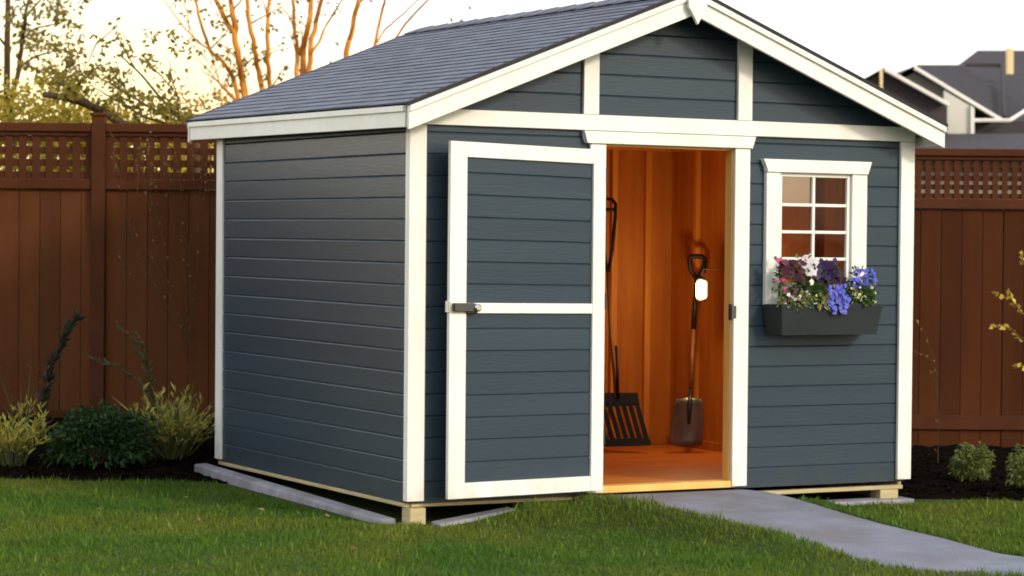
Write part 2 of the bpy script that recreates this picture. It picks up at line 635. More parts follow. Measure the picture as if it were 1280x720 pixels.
# grass blades -------------------------------------------------------------
def grass_points(n, s0, s1, d0, d1, fr=None):
    dd = rng.uniform(d0, d1, n)
    s = rng.uniform(s0, s1, n)
    h = np.array([math.sin(YAW), math.cos(YAW)])
    rr = np.array([math.cos(YAW), -math.sin(YAW)])
    x = CX + h[0] * dd + rr[0] * s
    y = CY + h[1] * dd + rr[1] * s
    jitter = rng.normal(0, .035, n)
    ok = dd < bed_edge(s) + jitter
    ok &= ~((x > -.03) & (x < W + .03) & (y > -.03 + 0 * jitter) & (y < D))
    ok &= ~((x > 2.1) & (y > -.10 - np.abs(jitter)))
    ok &= ~((x > .08) & (x < .66) & (y > -.24 + .10 * (x - .1)))
    # kerbs
    ok &= ~((x > -.20) & (x < .03) & (y > -.02) & (y < 3.45))
    l, r_ = path_bounds(y)
    l2 = l + .012 * np.sin(y * 23) + np.abs(jitter) * .2
    on_path = (y < 0.02) & (y > -2.75) & (x > l2 + .02) & (x < r_ - .02)
    # swept part of the path
    Lc = np.array(PATH_L)[8:]
    Rc = np.array(PATH_R)[9:]
    ylo = np.interp(x, Lc[:, 1], Lc[:, 0])
    yhi = np.interp(x, Rc[:, 1], Rc[:, 0])
    on_path |= (x > 1.52) & (y > ylo + .015 - np.abs(jitter) * .3) & (y < np.where(x < 2.36, -2.4, yhi - .015))
    ok &= ~on_path
    return x[ok], y[ok]


def blades(x, y, hgt, wid):
    n = len(x)
    z = height(x, y)
    # tufts: taller and shorter patches
    pat = .5 + .5 * np.sin(x * 5.3 + 2 * np.sin(y * 3.1)) * np.sin(y * 4.7 + 2 * np.sin(x * 2.3))
    H = hgt * (.55 + .5 * pat) * rng.uniform(.6, 1.35, n)
    # mound by the door is shaggier
    H *= 1 + .8 * np.exp(-(((x - .75) / .42) ** 2 + ((y + .15) / .3) ** 2))
    a = rng.uniform(0, 2 * np.pi, n)
    t = rng.uniform(0, 2 * np.pi, n)
    lean = rng.uniform(.05, .75, n) * H
    w = wid * rng.uniform(.7, 1.3, n) * .5
    base = np.stack([x, y, z - .008], -1)
    sx = np.stack([np.cos(a) * w, np.sin(a) * w, 0 * a], -1)
    ln = np.stack([np.cos(t) * lean, np.sin(t) * lean, H], -1)
    mid = base + ln * .5 + np.stack([-np.cos(t) * lean * .15, -np.sin(t) * lean * .15, 0 * t], -1)
    return np.stack([base - sx, base + sx, mid + sx * .8, mid - sx * .8, base + ln], axis=1)


xs, ys = grass_points(330000, -3.6, 3.6, 10.9, 16.4)
g1 = blades(xs, ys, .034, .0046)
xs, ys = grass_points(60000, -9, 9, 5.0, 16.4)
g2 = blades(xs, ys, .055, .010)
go = fast_mesh('lawn_grass', np.concatenate([g1, g2]), 5, M['grass'], None, ((0, 1, 2, 3), (3, 2, 4)))
tag(go, 'short mown green grass of the lawn around the shed', 'grass', kind='stuff')

# fallen leaves on the lawn
xs, ys = grass_points(20, -2.9, 0.2, 12.0, 15.8)
P = np.stack([xs, ys, height(xs, ys) + .03], -1)
dr = rng.normal(size=(len(xs), 3)) * np.array([1, 1, .15])
lo = fast_mesh('fallen_leaves', leaf_verts(P, dr, .045, .028, 0), 4, M['fallen'])
tag(lo, 'pale fallen leaves scattered over the lawn', 'leaves', kind='stuff')

# bark chips on the beds
cs = []
for s0, s1, k in ((-4.2, -.4, 2600), (1.9, 4.2, 1500)):
    s = rng.uniform(s0, s1, k)
    d_ = bed_edge(s) + .03 + rng.uniform(0, 1, k) ** 1.4 * 3
    pts = np.array([tuple(sd(a, b, 0)) for a, b in zip(s, d_)])
    keep = ~((pts[:, 0] > -.24) & (pts[:, 0] < W + .1) & (pts[:, 1] > -.1) & (pts[:, 1] < D + .1))
    pts = pts[keep]
    pts[:, 2] = height(pts[:, 0], pts[:, 1]) + .035
    cs.append(pts)
P = np.concatenate(cs)
ch = fast_mesh('bark_mulch', leaf_verts(P, rng.normal(size=P.shape) * np.array([1, 1, .3]), .045, .02, .1), 4, M['bark_chip'])
tag(ch, 'dark bark chips strewn over the beds', 'mulch', kind='stuff')


# ------------------------------------------------------------------ the shed
def warp(v):
    x, y, z = v
    t = z / 2.1
    b = .006 + .010 * x / W - .035 * y / D
    tp = .004 - .022 * x / W + .013 * y / D
    return Vector((x, y, z + b + (tp - b) * t))


shed = empty('garden_shed', (W / 2, D / 2, -.09), 'blue-grey clad garden shed with white trim, gabled shingle roof and open door', 'shed')


def sp(mb, name, mat, parent=shed, smooth=False):
    return mb.build(name, M[mat], parent, warp, smooth)


PITCHB = .1215
ROOF_S = .405


def roof_z(x):
    """top of the roof over the wall at x"""
    xx = x if x < W / 2 else W - x
    return 2.206 + (xx + .09) * ROOF_S


# siding: (outward depth, height in course)
PROF = [(.0055, -.002), (.0145, 0.0), (.0145, PITCHB - .013), (.0055, PITCHB - .002)]


def clad(mb, spans, place):
    """spans(z0, z1) -> list of (a0, a1); place(a, depth, z) -> point"""
    k = 0
    while True:
        z0 = k * PITCHB
        sp_ = spans(z0, z0 + PITCHB)
        if sp_ is None: break
        for a0, a1, zb, zt in sp_:
            rows = []
            for dpt, dz in PROF:
                z = min(max(z0 + dz, zb), zt)
                rows.append((dpt, z))
            A = [mb.bm.verts.new(place(a0(z) if callable(a0) else a0, dp, z)) for dp, z in rows]
            B = [mb.bm.verts.new(place(a1(z) if callable(a1) else a1, dp, z)) for dp, z in rows]
            for i in range(len(rows) - 1):
                if rows[i + 1][1] - rows[i][1] > 1e-5 or abs(rows[i + 1][0] - rows[i][0]) > 1e-5:
                    mb.bm.faces.new((A[i], B[i], B[i + 1], A[i + 1]))
        k += 1
    return mb


DX0, DX1, DZ0, DZ1 = 1.19, 2.115, .0, 2.05     # door hole in the cladding
WX0, WX1, WZ0, WZ1 = 2.39, 2.90, 1.18, 1.885    # window hole


def front_spans(z0, z1):
    if z0 > 2.14: return None
    out = []
    holes = []
    if z0 < DZ1: holes.append((DX0, DX1, DZ0, DZ1))
    if z1 > WZ0 and z0 < WZ1: holes.append((WX0, WX1, WZ0, WZ1))
    cuts = sorted({z0, z1} | {h for H in holes for h in H[2:] if z0 < h < z1})
    for a, b in zip(cuts[:-1], cuts[1:]):
        x = .045
        for H in sorted(holes):
            if H[2] < b - 1e-6 and H[3] > a + 1e-6:
                out.append((x, H[0], a - .002 if a == z0 else a, b))
                x = H[1]
        out.append((x, W - .045, a - .002 if a == z0 else a, b))
    return out


front = clad(MB(), front_spans, lambda a, d, z: Vector((a, -d, z)))
sp(front, 'front_wall', 'siding')


def gab_spans(z0, z1):
    if z1 < 2.12: return []
    if z0 > 2.84: return None
    lo = lambda z: max(.02, min(W / 2 - .001, (z + .05 - 2.206) / ROOF_S - .09))
    return [(lo, lambda z: W - lo(z), max(z0 - .002, 2.12), z1)]


sp(clad(MB(), gab_spans, lambda a, d, z: Vector((a, -d, z))), 'gable_wall', 'siding')


def side_spans(z0, z1):
    if z0 > 2.14: return None
    return [(.02, D - .02, z0 - .002, min(z1, 2.17))]


o = clad(MB(), side_spans, lambda a, d, z: Vector((.028 - d, a, z)))
sp(o, 'side_wall', 'siding')
o = clad(MB(), side_spans, lambda a, d, z: Vector((W - .034 + d, a, z)))
sp(o, 'side_wall', 'siding')
o = clad(MB(), lambda z0, z1: None if z0 > 2.14 else [(.04, W - .04, z0 - .002, min(z1, 2.17))], lambda a, d, z: Vector((a, D + d, z)))
sp(o, 'back_wall', 'siding')
o = clad(MB(), gab_spans, lambda a, d, z: Vector((a, D + d, z)))
sp(o, 'gable_wall', 'siding')

# frame behind the cladding and lining of the room
IB = 2.86     # inner face of the back wall
IR = 3.300    # inner face of the right wall
lin = MB()
lin.box(.055, IB, .03, IR + .012, IB + .012, 2.22)             # back
lin.box(IR, .04, .03, IR + .012, IB - .002, 2.22)              # right
lin.box(.048, .04, .03, .060, IB - .002, 2.22)                 # left
lin.box(.048, .022, .03, 1.19, .034, 2.22)                     # front, left of the door
lin.box(2.115, .022, .03, WX0, .034, 2.22)
lin.box(WX1, .022, .03, IR, .034, 2.22)
lin.box(WX0 + .001, .022, .03, WX1 - .001, .034, WZ0)
lin.box(WX0 + .001, .022, WZ1, WX1 - .001, .034, 2.22)
lin.box(1.191, .022, 2.05, 2.114, .034, 2.22)
sp(lin, 'lining', 'lining')
cl = MB()
cl.box(.05, .037, 2.222, IR + .01, IB + .01, 2.234)
sp(cl, 'ceiling', 'lining')
fl = MB()
fl.box(.03, .06, .004, IR + .02, D - .03, .028)
sp(fl, 'floor', 'floor')
for x in (2.55, 2.80, 3.07):
    sp(MB().box(x, IB - .035, .085, x + .045, IB - .001, 2.10, .003), 'stud', 'stud')
for y in (2.45, 1.95, 1.45, .95):
    sp(MB().box(IR - .035, y, .085, IR - .001, y + .045, 2.10, .003), 'stud', 'stud')
pl = MB()
pl.box(.06, IB - .045, 2.101, IR - .046, IB - .001, 2.16, .003)
sp(pl, 'wall_plate', 'stud')
sp(MB().box(IR - .045, .04, 2.101, IR - .001, IB - .001, 2.16, .003), 'wall_plate', 'stud')
sp(MB().box(.06, IB - .04, .029, IR - .042, IB - .001, .084, .003), 'wall_plate', 'lining')
sp(MB().box(IR - .04, .06, .029, IR - .001, IB - .001, .084, .003), 'wall_plate', 'lining')
for y in (.75, 1.5, 2.2):
    sp(MB().box(.06, y, 2.165, IR - .05, y + .045, 2.221, .003), 'ceiling_joist', 'stud')

# door frame
sp(MB().box(2.076, -.012, .03, 2.112, .062, 2.012, .003), 'door_jamb', 'pine')
sp(MB().box(1.194, -.012, .03, 1.230, .062, 2.012, .003), 'door_jamb', 'pine')
sp(MB().box(1.194, -.013, 2.013, 2.112, .062, 2.048, .003), 'door_jamb', 'pine')
sp(MB().box(1.196, -.035, .008, 2.110, .075, .048, .004), 'threshold', 'pine')
sp(MB().box(2.081, -.045, .014, 2.183, -.016, 2.024, .004), 'door_casing', 'trim')
sp(MB().box(1.124, -.040, .012, 1.226, -.016, 2.024, .004), 'door_casing', 'trim')
hd = MB()
hd.prism([(1.096, -.015, 2.026), (2.191, -.015, 2.026), (2.196, -.015, 2.055), (2.214, -.015, 2.096), (1.075, -.015, 2.096), (1.091, -.015, 2.055)], (0, -.043, 0), .003)
sp(hd, 'door_casing', 'trim')

# window: casing, sash with muntins, panes
wn = empty  # name kept free
win = MB()
win.box(2.297, -.046, 1.09, 2.392, -.010, 1.888, .004)
win.box(2.898, -.046, 1.09, 3.006, -.010, 1.888, .004)
win.prism([(2.297, -.012, 1.890), (3.006, -.012, 1.890), (3.008, -.012, 1.918), (3.032, -.012, 1.968), (2.266, -.012, 1.968), (2.294, -.012, 1.918)], (0, -.046, 0), .004)
win.box(2.393, -.044, 1.10, 2.897, -.012, 1.195, .003)
window = sp(win, 'window', 'trim')
sash = MB()
sash.box(2.393, -.026, 1.196, 2.416, .010, 1.888, .002)
sash.box(2.874, -.026, 1.196, 2.897, .010, 1.888, .002)
sash.box(2.417, -.026, 1.866, 2.873, .010, 1.888, .002)
sash.box(2.417, -.026, 1.196, 2.873, .010, 1.226, .002)
sp(sash, 'sash', 'trim', window)
mn = MB()
mn.box(2.632, -.022, 1.227, 2.650, .004, 1.865, .002)
for z in (1.697, 1.534, 1.372):
    mn.box(2.417, -.022, z - .009, 2.6315, .004, z + .009, .002)
    mn.box(2.6505, -.022, z - .009, 2.873, .004, z + .009, .002)
sp(mn, 'muntin', 'trim', window)
rows = (1.2265, 1.3625, 1.5245, 1.6875, 1.8655)
for ci, (xa, xb) in enumerate(((2.4172, 2.6312), (2.6508, 2.8728))):
    for k in range(4):
        za, zb_ = rows[k] + (.0005 if k == 0 else .0185), rows[k + 1] - .0005
        sp(MB().box(xa, -.006, za, xb, -.003, zb_), 'pane', 'glass_bright' if (ci == 0 and k == 3) else 'glass', window)

# corner boards, band, gable posts
def corner(xa, xb, ya, yb, z0, z1):
    sp(MB().box(xa, ya, z0, xb, yb, z1, .004), 'corner_board', 'trim')


corner(0, .104, -.040, -.0155, .010, 2.098)
corner(.0005, .021, -.0150, .018, .010, 2.128)
corner(3.254, W - .014, -.040, -.0155, .010, 2.098)
corner(W - .034, W - .0145, -.0150, .06, .010, 2.128)
corner(.0005, .021, 3.075, D + .010, .010, 2.128)
corner(.022, .10, D + .0155, D + .034, .010, 2.128)
corner(W - .036, W - .0145, 3.07, D + .030, .010, 2.128)
sp(MB().box(0, -.044, 2.100, W - .014, -.0155, 2.190, .004), 'band_board', 'trim')
for xa, xb in ((1.079, 1.177), (2.100, 2.196)):
    zt = roof_z((xa + xb) / 2) - .07
    sp(MB().hexa([(xa, -.040, 2.192), (xb, -.040, 2.192), (xb, -.0155, 2.192), (xa, -.0155, 2.192),
                  (xa, -.040, roof_z(xa) - .07), (xb, -.040, roof_z(xb) - .07), (xb, -.0155, roof_z(xb) - .07), (xa, -.0155, roof_z(xa) - .07)], .003), 'gable_post', 'trim')

# roof -----------------------------------------------------------------
YF, YBE, YBR = -.21, 3.50, 3.68
EZB = .020          # rear end of the eave sits a touch higher
AX = W / 2


def roof_pt(side, u, v, lift=0):
    """u 0 eave..1 ridge, v 0 front..1 back"""
    yb = YBE + (YBR - YBE) * u
    y = YF + (yb - YF) * v
    ov = .09 if side < 0 else .065
    xl = -ov + (AX + ov) * u
    z = 2.206 + (AX + .09) * ROOF_S * u + EZB * v * (1 - u)
    x = xl if side < 0 else W - xl
    return Vector((x, y, z + lift))


deck = MB()
for side in (-1, 1):
    a = [roof_pt(side, 0.006, .003, -.014), roof_pt(side, 1, .003, -.014), roof_pt(side, 1, .997, -.014), roof_pt(side, 0.006, .997, -.014)]
    b = [p - Vector((0, 0, .05)) for p in a]
    deck.hexa(b + a)
roof = sp(deck, 'roof', 'box')
NC = 23
for side in (-1, 1):
    sh = MB()
    for c in range(NC):
        u0, u1 = c / NC, min((c + 1.12) / NC, 1.0)
        nt_ = 20
        offs = random.uniform(0, 1)
        edges = [0] + sorted(max(.0, min(1, (k + offs + random.uniform(-.12, .12)) / nt_)) for k in range(nt_)) + [1]
        for v0, v1 in zip(edges[:-1], edges[1:]):
            if v1 - v0 < .004: continue
            l0 = .0065 + random.uniform(-.001, .0015)
            g = .0008
            P = [roof_pt(side, u0, v0 + g, -.004), roof_pt(side, u0, v1 - g, -.004), roof_pt(side, u1, v1 - g, -.012), roof_pt(side, u1, v0 + g, -.012),
                 roof_pt(side, u0 - .004, v0 + g, l0), roof_pt(side, u0 - .004, v1 - g, l0), roof_pt(side, u1, v1 - g, .001), roof_pt(side, u1, v0 + g, .001)]
            sh.hexa(P)
    sp(sh, 'shingles', 'shingle', roof)
# shingle edge along rake
rc = MB()
nr = 16
for k in range(nr):
    v0, v1 = k / nr, (k + 1.1) / nr
    v1 = min(v1, 1)
    for s in (-1, 1):
        a, b = roof_pt(s, 1, v0, .020), roof_pt(s, 1, v1, .014)
        c_, d_ = roof_pt(s, .93, v1, .018), roof_pt(s, .93, v0, .024)
        dn = Vector((0, 0, -.008))
        rc.hexa([a + dn, b + dn, c_ + dn, d_ + dn, a, b, c_, d_])
sp(rc, 'ridge_cap', 'shingle', roof)

# barge boards (front and back), fascias, trim strips, finial
for yy, sgn in ((YF, -1), (None, 1)):
    for side in (-1, 1):
        v = 0 if sgn < 0 else 1
        e, r_ = roof_pt(side, 0, v, -.014), roof_pt(side, 1, v, -.014)
        dy = Vector((0, sgn * .026, 0))
        hgt = .132
        tail = Vector((0, 0, -hgt))
        pts = [e, r_, r_ + tail, e + tail]
        sp(MB().prism(pts, dy, .003), 'barge_board', 'trim', roof)
        q0, q1 = roof_pt(side, -.004, v, -.0125), roof_pt(side, 1, v, -.0125)
        q0.y -= sgn * .004; q1.y -= sgn * .004
        up_ = Vector((0, 0, .020))
        sp(MB().prism([q0, q1, q1 + up_, q0 + up_], Vector((0, sgn * .050, 0))), 'drip_edge', 'drip', roof)
        t0, t1 = e + Vector((0, sgn * .0265, -.001)), r_ + Vector((0, sgn * .0265, -.001))
        tl = Vector((0, 0, -.034))
        sp(MB().prism([t0, t1, t1 + tl, t0 + tl], Vector((0, sgn * .016, 0)), .002), 'trim_strip', 'trim', roof)
for side in (-1, 1):
    a, b = roof_pt(side, 0, .0072, -.014), roof_pt(side, 0, .9928, -.014)
    o_ = Vector((side * .002, 0, 0))
    sp(MB().prism([a + o_, b + o_, b + o_ + Vector((0, 0, -.118)), a + o_ + Vector((0, 0, -.118))], Vector((-side * .024, 0, 0)), .003), 'fascia', 'trim', roof)
    a2, b2 = a + Vector((side * .0025, 0, -.001)), b + Vector((side * .0025, 0, -.001))
    sp(MB().prism([a2, b2, b2 + Vector((0, 0, -.032)), a2 + Vector((0, 0, -.032))], Vector((side * .014, 0, 0)), .002), 'trim_strip', 'trim', roof)
    # soffit board under the eave
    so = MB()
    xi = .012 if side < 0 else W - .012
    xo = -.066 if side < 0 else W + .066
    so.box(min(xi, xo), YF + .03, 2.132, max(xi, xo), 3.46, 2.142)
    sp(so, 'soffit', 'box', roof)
fz = roof_pt(-1, 1, 0, 0).z
fx = AX
fn = MB()
fn.prism([(fx - .060, YF - .043, fz + .06), (fx + .060, YF - .043, fz + .06), (fx + .060, YF - .043, fz - .105), (fx + .035, YF - .043, fz - .135), (fx, YF - .043, fz - .205), (fx - .035, YF - .043, fz - .135), (fx - .060, YF - .043, fz - .105)], (0, -.024, 0), .003)
sp(fn, 'finial', 'trim', roof)

# floor bearers
sp(MB().box(.012, .02, -.026, .045, 3.15, -.004, .003), 'bearer', 'bearer')
sp(MB().box(.046, .004, -.026, 1.05, .035, -.006, .003), 'bearer', 'bearer')
sp(MB().box(2.20, -.016, -.050, 3.31, .035, -.026, .003), 'bearer', 'bearer')
sp(MB().box(1.06, -.02, -.026, 1.194, .05, -.004, .003), 'bearer', 'bearer')
sp(MB().box(W - .06, .04, -.046, W - .030, 3.15, -.008, .003), 'bearer', 'bearer')

# door leaf -------------------------------------------------------------
H0 = Vector((1.190, -.052, 0))
E0 = Vector((.184, -.130, 0))
dv = (E0 - H0)
DW = dv.length
dx_ = dv.normalized()
dn_ = Vector((-dx_.y, dx_.x, 0))
if dn_.y > 0: dn_ = -dn_


def dp(a, t, z):
    """a along the leaf from hinge 0..1, t outward thickness, z height (leaf rises slightly to its free edge)"""
    zz = z + ((z - .042) / 1.942 * .033 - .006) * a
    return H0 + dx_ * (a * DW) + dn_ * t + Vector((0, 0, zz))


def dbox(mb, a0, a1, t0, t1, z0, z1, bevel=.003):
    mb.hexa([dp(a0, t0, z0), dp(a1, t0, z0), dp(a1, t1, z0), dp(a0, t1, z0), dp(a0, t0, z1), dp(a1, t0, z1), dp(a1, t1, z1), dp(a0, t1, z1)], bevel)


door = None
pn = MB()
zb, zt = .042, 1.984
dbox(pn, .02, .98, 0, .016, zb + .02, zt - .02, 0)


def door_spans(z0, z1):
    if z0 > 1.93: return None
    if z1 < .1: return []
    return [(.06, .92, max(z0 - .002, .10), min(z1, 1.93))]


clad(pn, door_spans, lambda a, d, z: dp(a, .014 + d, z))
door = pn.build('door', M['siding'], shed, None)
fr = MB()
dbox(fr, .895, 1.0, .0165, .046, zb, zt)
dbox(fr, 0, .080, .0165, .046, zb, zt)
dbox(fr, .0805, .8945, .0165, .045, zt - .083, zt)
dbox(fr, .0805, .8945, .0165, .045, zb, zb + .085)
dbox(fr, .0805, .8945, .0165, .044, 1.052, 1.108)
fr.build('door_frame', M['trim'], door)
lt = MB()
dbox(lt, .858, .985, .0475, .078, 1.062, 1.108, .004)
dbox(lt, .83, .90, .0475, .060, 1.052, 1.070, .003)
latch = lt.build('latch', M['dark_metal'], door)
kb = MB()
kb.tube([dp(.842, .050, 1.083), dp(.842, .085, 1.083), dp(.842, .092, 1.083)], [.022, .022, .014], 14)
kb.build('latch_knob', M['knob'], door)
kb = MB()
dbox(kb, 1.001, 1.014, .020, .060, 1.055, 1.120, .003)
kb.build('latch_keeper', M['knob'], door)
for z in (.30, 1.08, 1.80):
    hg = MB()
    hg.tube([dp(-.012, .030, z), dp(-.012, .030, z + .09)], .009, 8)
    hg.build('hinge', M['dark_metal'], door)
sk = MB()
sk.box(2.068, -.030, 1.005, 2.0805, -.004, 1.10, .002)
sk.box(2.078, -.0475, 1.015, 2.096, -.0455, 1.09, 0)
sp(sk, 'strike_plate', 'dark_metal')

# supports and kerbs ----------------------------------------------------
tag(MB().box(.022, -.035, -.155, .118, .080, -.0275, .004).build('support_block', M['bearer'], None, warp),
    'pale timber block under the near left corner of the shed', 'support block')
tag(MB().box(3.15, -.012, -.16, 3.28, .10, -.0515, .004).build('support_block', M['bearer'], None, warp),
    'weathered timber block under the right corner of the shed', 'support block')
tag(MB().hexa([(-.140, 3.22, -.18), (-.095, .10, -.20), (-.01, .07, -.20), (-.04, 3.22, -.18), (-.135, 3.22, -.055), (-.090, .10, -.096), (-.015, .07, -.084), (-.045, 3.22, -.050)], .010).build('concrete_kerb', M['kerb']),
    'long grey concrete kerb along the left side of the shed', 'kerb')
tag(MB().hexa([(.14, -.20, -.20), (.62, -.10, -.16), (.62, .05, -.16), (.14, -.05, -.20), (.14, -.17, -.100), (.66, -.08, -.040), (.66, .05, -.045), (.14, -.05, -.095)], .008).build('concrete_kerb', M['kerb']),
    'short tilted concrete kerb piece below the open shed door', 'kerb')
tag(MB().box(2.72, -.10, -.20, 3.34, .05, -.088, .006).build('paving_slab', M['kerb']),
    'flat concrete slab under the right front edge of the shed', 'slab')

# ------------------------------------------------------------------ window box and its plants
bx = empty('window_box', (2.68, -.09, .91), 'dark green-grey planter box full of flowers under the shed window', 'window box')
tk = .016
b0 = [(2.305, -.048, .922), (3.00, -.048, .922), (2.985, -.19, .918), (2.325, -.19, .918)]
t0 = [(2.280, -.048, 1.090), (3.025, -.048, 1.090), (3.010, -.215, 1.094), (2.305, -.215, 1.094)]
q_ = MB()
for i in range(4):
    j = (i + 1) % 4
    ci = Vector((2.675, -.13, 1.0))
    def inn(p):
        p = Vector(p)
        return Vector((p.x + (tk if p.x < 2.6 else -tk), p.y + (tk if p.y < -.1 else -tk), p.z))
    a, b, c, d = Vector(b0[i]), Vector(b0[j]), Vector(t0[j]), Vector(t0[i])
    q_.hexa([inn(a), inn(b), b, a, inn(d), inn(c), c, d])
q_.hexa([Vector(p) + Vector((0, 0, .0)) for p in (b0[0], b0[1], b0[2], b0[3])] + [Vector(p) + Vector((0, 0, .015)) for p in (b0[0], b0[1], b0[2], b0[3])])
q_.build('trough', M['box'], bx, warp)
rim = MB()
rim.prism([(2.297, -.047, 1.0945), (3.048, -.047, 1.0945), (3.034, -.222, 1.0985), (2.321, -.222, 1.0985)], (0, 0, .010), .002)
rm = MB()
for i in range(4):
    j = (i + 1) % 4
    p0, p1 = Vector(t0[i]), Vector(t0[j])
    i0, i1 = inn(p0), inn(p1)
    rm.hexa([i0, i1, p1, p0, i0 + Vector((0, 0, .010)), i1 + Vector((0, 0, .010)), p1 + Vector((0, 0, .010)), p0 + Vector((0, 0, .010))])
rim.bm.free()
rm.build('rim', M['box'], bx, warp)
MB().face([Vector(p) + Vector((0, 0, .12)) for p in ((2.305, -.062, .935), (3.01, -.062, .935), (2.992, -.198, .935), (2.322, -.198, .935))]).build('soil', M['soil'], bx, warp)


def flower_verts(P, facing, size, petals=5):
    """each flower: petals quads around a point, facing outwards"""
    out = []
    for p, f in zip(P, facing):
        f = Vector(f).normalized()
        a = f.orthogonal().normalized()
        b = f.cross(a)
        s = size * random.uniform(.75, 1.25)
        ph = random.uniform(0, 6.28)
        for k in range(petals):
            t = ph + k * 2 * math.pi / petals
            r1 = a * math.cos(t) + b * math.sin(t)
            r2 = a * math.cos(t + 1.57) + b * math.sin(t + 1.57)
            c = Vector(p)
            out.append([c, c + r1 * s * .55 + r2 * s * .42 + f * s * .12, c + r1 * s + f * s * .02, c + r1 * s * .55 - r2 * s * .42 + f * s * .12])
    return np.array([[tuple(v) for v in q] for q in out])


def box_plant(name, label, c, r, leafmat, nleaf, petalmat, nflow, fsize, spread=(1, 1, 1), lsize=.04, centre=None):
    root = empty(name, (c[0], c[1], 1.05), label, 'plant', 'flowering plants in the window box')
    P, d = blob_points(nleaf, c, r, .25, .2, False)
    P[:, 2] = np.maximum(P[:, 2], 1.06 + .03 * rng.uniform(0, 1, len(P)))
    d = d + np.array([0, -.4, .4])
    fast_mesh('foliage', leaf_verts(P, d, lsize, lsize * .5), 4, M[leafmat], root)
    st = MB()
    for _ in range(5):
        e = Vector(c) + Vector((random.uniform(-1, 1) * r[0] * .6, random.uniform(-.6, .3) * r[1], r[2] * .5))
        st.tube([Vector((c[0] + random.uniform(-.02, .02), -.13, 1.05)), (Vector((c[0], -.13, 1.05)) + e) * .5, e], [.003, .0025, .002], 5)
    st.build('stem', M['leaf_green'], root)
    for k in range(nflow):
        f = Vector((random.uniform(-.7, .4), -1, random.uniform(-.1, .7)))
        off = Vector((random.uniform(-1, 1) * r[0] * spread[0], -abs(random.uniform(.5, 1)) * r[1] * spread[1], random.uniform(-.8, 1) * r[2] * spread[2]))
        p = Vector(c) + off
        fv = flower_verts([p], [f], fsize)
        fast_mesh('flower', fv, 4, M[petalmat], root)
    return root


random.seed(21)
box_plant('flowering_plant', 'tall maroon flowers at the left end of the window box', (2.40, -.13, 1.24), (.075, .07, .115), 'leaf_green', 90, 'petal_maroon', 30, .026)
box_plant('flowering_plant', 'bright pink blossoms peeking out leftmost beside the maroon flowers', (2.335, -.125, 1.27), (.03, .05, .10), 'leaf_green', 20, 'petal_pink', 7, .017)
box_plant('flowering_plant', 'white pansies standing tallest in the window box', (2.50, -.14, 1.33), (.060, .06, .045), 'leaf_green', 40, 'petal_white', 9, .036)
box_plant('flowering_plant', 'dark purple pansies in the middle of the window box', (2.645, -.12, 1.30), (.085, .06, .055), 'leaf_green', 50, 'petal_purple', 24, .028)
box_plant('flowering_plant', 'near black plum flowers behind the central blue cluster', (2.67, -.10, 1.21), (.12, .05, .09), 'leaf_green', 60, 'petal_dark', 34, .028)
box_plant('trailing_plant', 'round blue flower cluster spilling over the front of the window box', (2.685, -.205, 1.125), (.070, .045, .090), 'leaf_pale', 24, 'petal_blue', 60, .016, (1, 1, 1), .028)
box_plant('flowering_plant', 'blue flower cluster at the right end of the window box', (2.89, -.15, 1.25), (.085, .05, .060), 'leaf_green', 60, 'petal_blue', 44, .016)
box_plant('leafy_plant', 'green leafy filler plant below the white pansies', (2.52, -.155, 1.17), (.095, .055, .075), 'leaf_green', 260, 'petal_white', 3, .02)
box_plant('leafy_plant', 'green leafy plant under the right hand blue flowers', (2.87, -.165, 1.165), (.105, .05, .06), 'leaf_green', 240, 'petal_yellow', 10, .013)
box_plant('leafy_plant', 'pale cream variegated foliage along the left rim of the window box', (2.43, -.175, 1.12), (.11, .035, .04), 'leaf_pale', 170, 'petal_white', 12, .013)
box_plant('leafy_plant', 'pale small leaved filler between the two blue clusters', (2.60, -.19, 1.125), (.05, .03, .035), 'leaf_pale', 80, 'petal_yellow', 5, .012)

# ------------------------------------------------------------------ tools and lamp in the shed
def ring(mb, pts, rad, seg=8):
    mb.tube([pts[-1]] + pts, rad, seg)


def inside(u, v, d):
    return at(u, v, d)


ds = 17.05
base = inside(858, 559, ds)
sv = empty('shovel', (base.x, base.y, .03), 'steel shovel with black grip leaning in the back of the shed', 'shovel')
blade = MB()


def blade_fn(u, v):
    # v 0 top .. 1 bottom ; u across
    w = 17.5 + 2.5 * min(1, v * 2)
    cx = 861 - 3.5 * v
    uu = (u - .5) * 2
    bul = .030 * (1 - uu * uu) * (1 if v < .9 else .8)
    pu = cx + uu * w * (1 if v > .05 else .9)
    pv = 499 + 57 * v + (2.5 * (1 - uu * uu) if v > .9 else 0) - (2 * (1 - abs(uu)) if v < .05 else 0)
    return inside(pu, pv, ds - .10 + .10 * v * .3 + bul - .03)


blade.grid(blade_fn, 12, 10)
bo = blade.build('blade', M['steel'], sv, None, True)
bo.modifiers.new('thickness', 'SOLIDIFY').thickness = .004
sh_ = MB()
sh_.tube([inside(861, 530, ds - .12), inside(862, 505, ds - .12), inside(864, 488, ds - .06)], [.009, .017, .017], 10)
sh_.build('socket', M['dark_metal'], sv, None, True)
MB().tube([inside(863.5, 490, ds - .06), inside(867, 410, ds + .06)], .0135, 10).build('shaft', M['shaft'], sv, None, True)
MB().tube([inside(867, 412, ds + .06), inside(871, 346, ds + .15)], [.018, .015], 10).build('grip', M['black'], sv, None, True)
dh = MB()
dd_ = ds + .15
ring_pts = [inside(871, 349, dd_), inside(863.5, 338, dd_), inside(861.5, 324, dd_), inside(864, 320.5, dd_), inside(878, 320.5, dd_), inside(881, 324, dd_), inside(879.5, 338, dd_)]
dh.tube(ring_pts + [ring_pts[0]], .017, 8)
dh.build('handle', M['black'], sv, None, True)

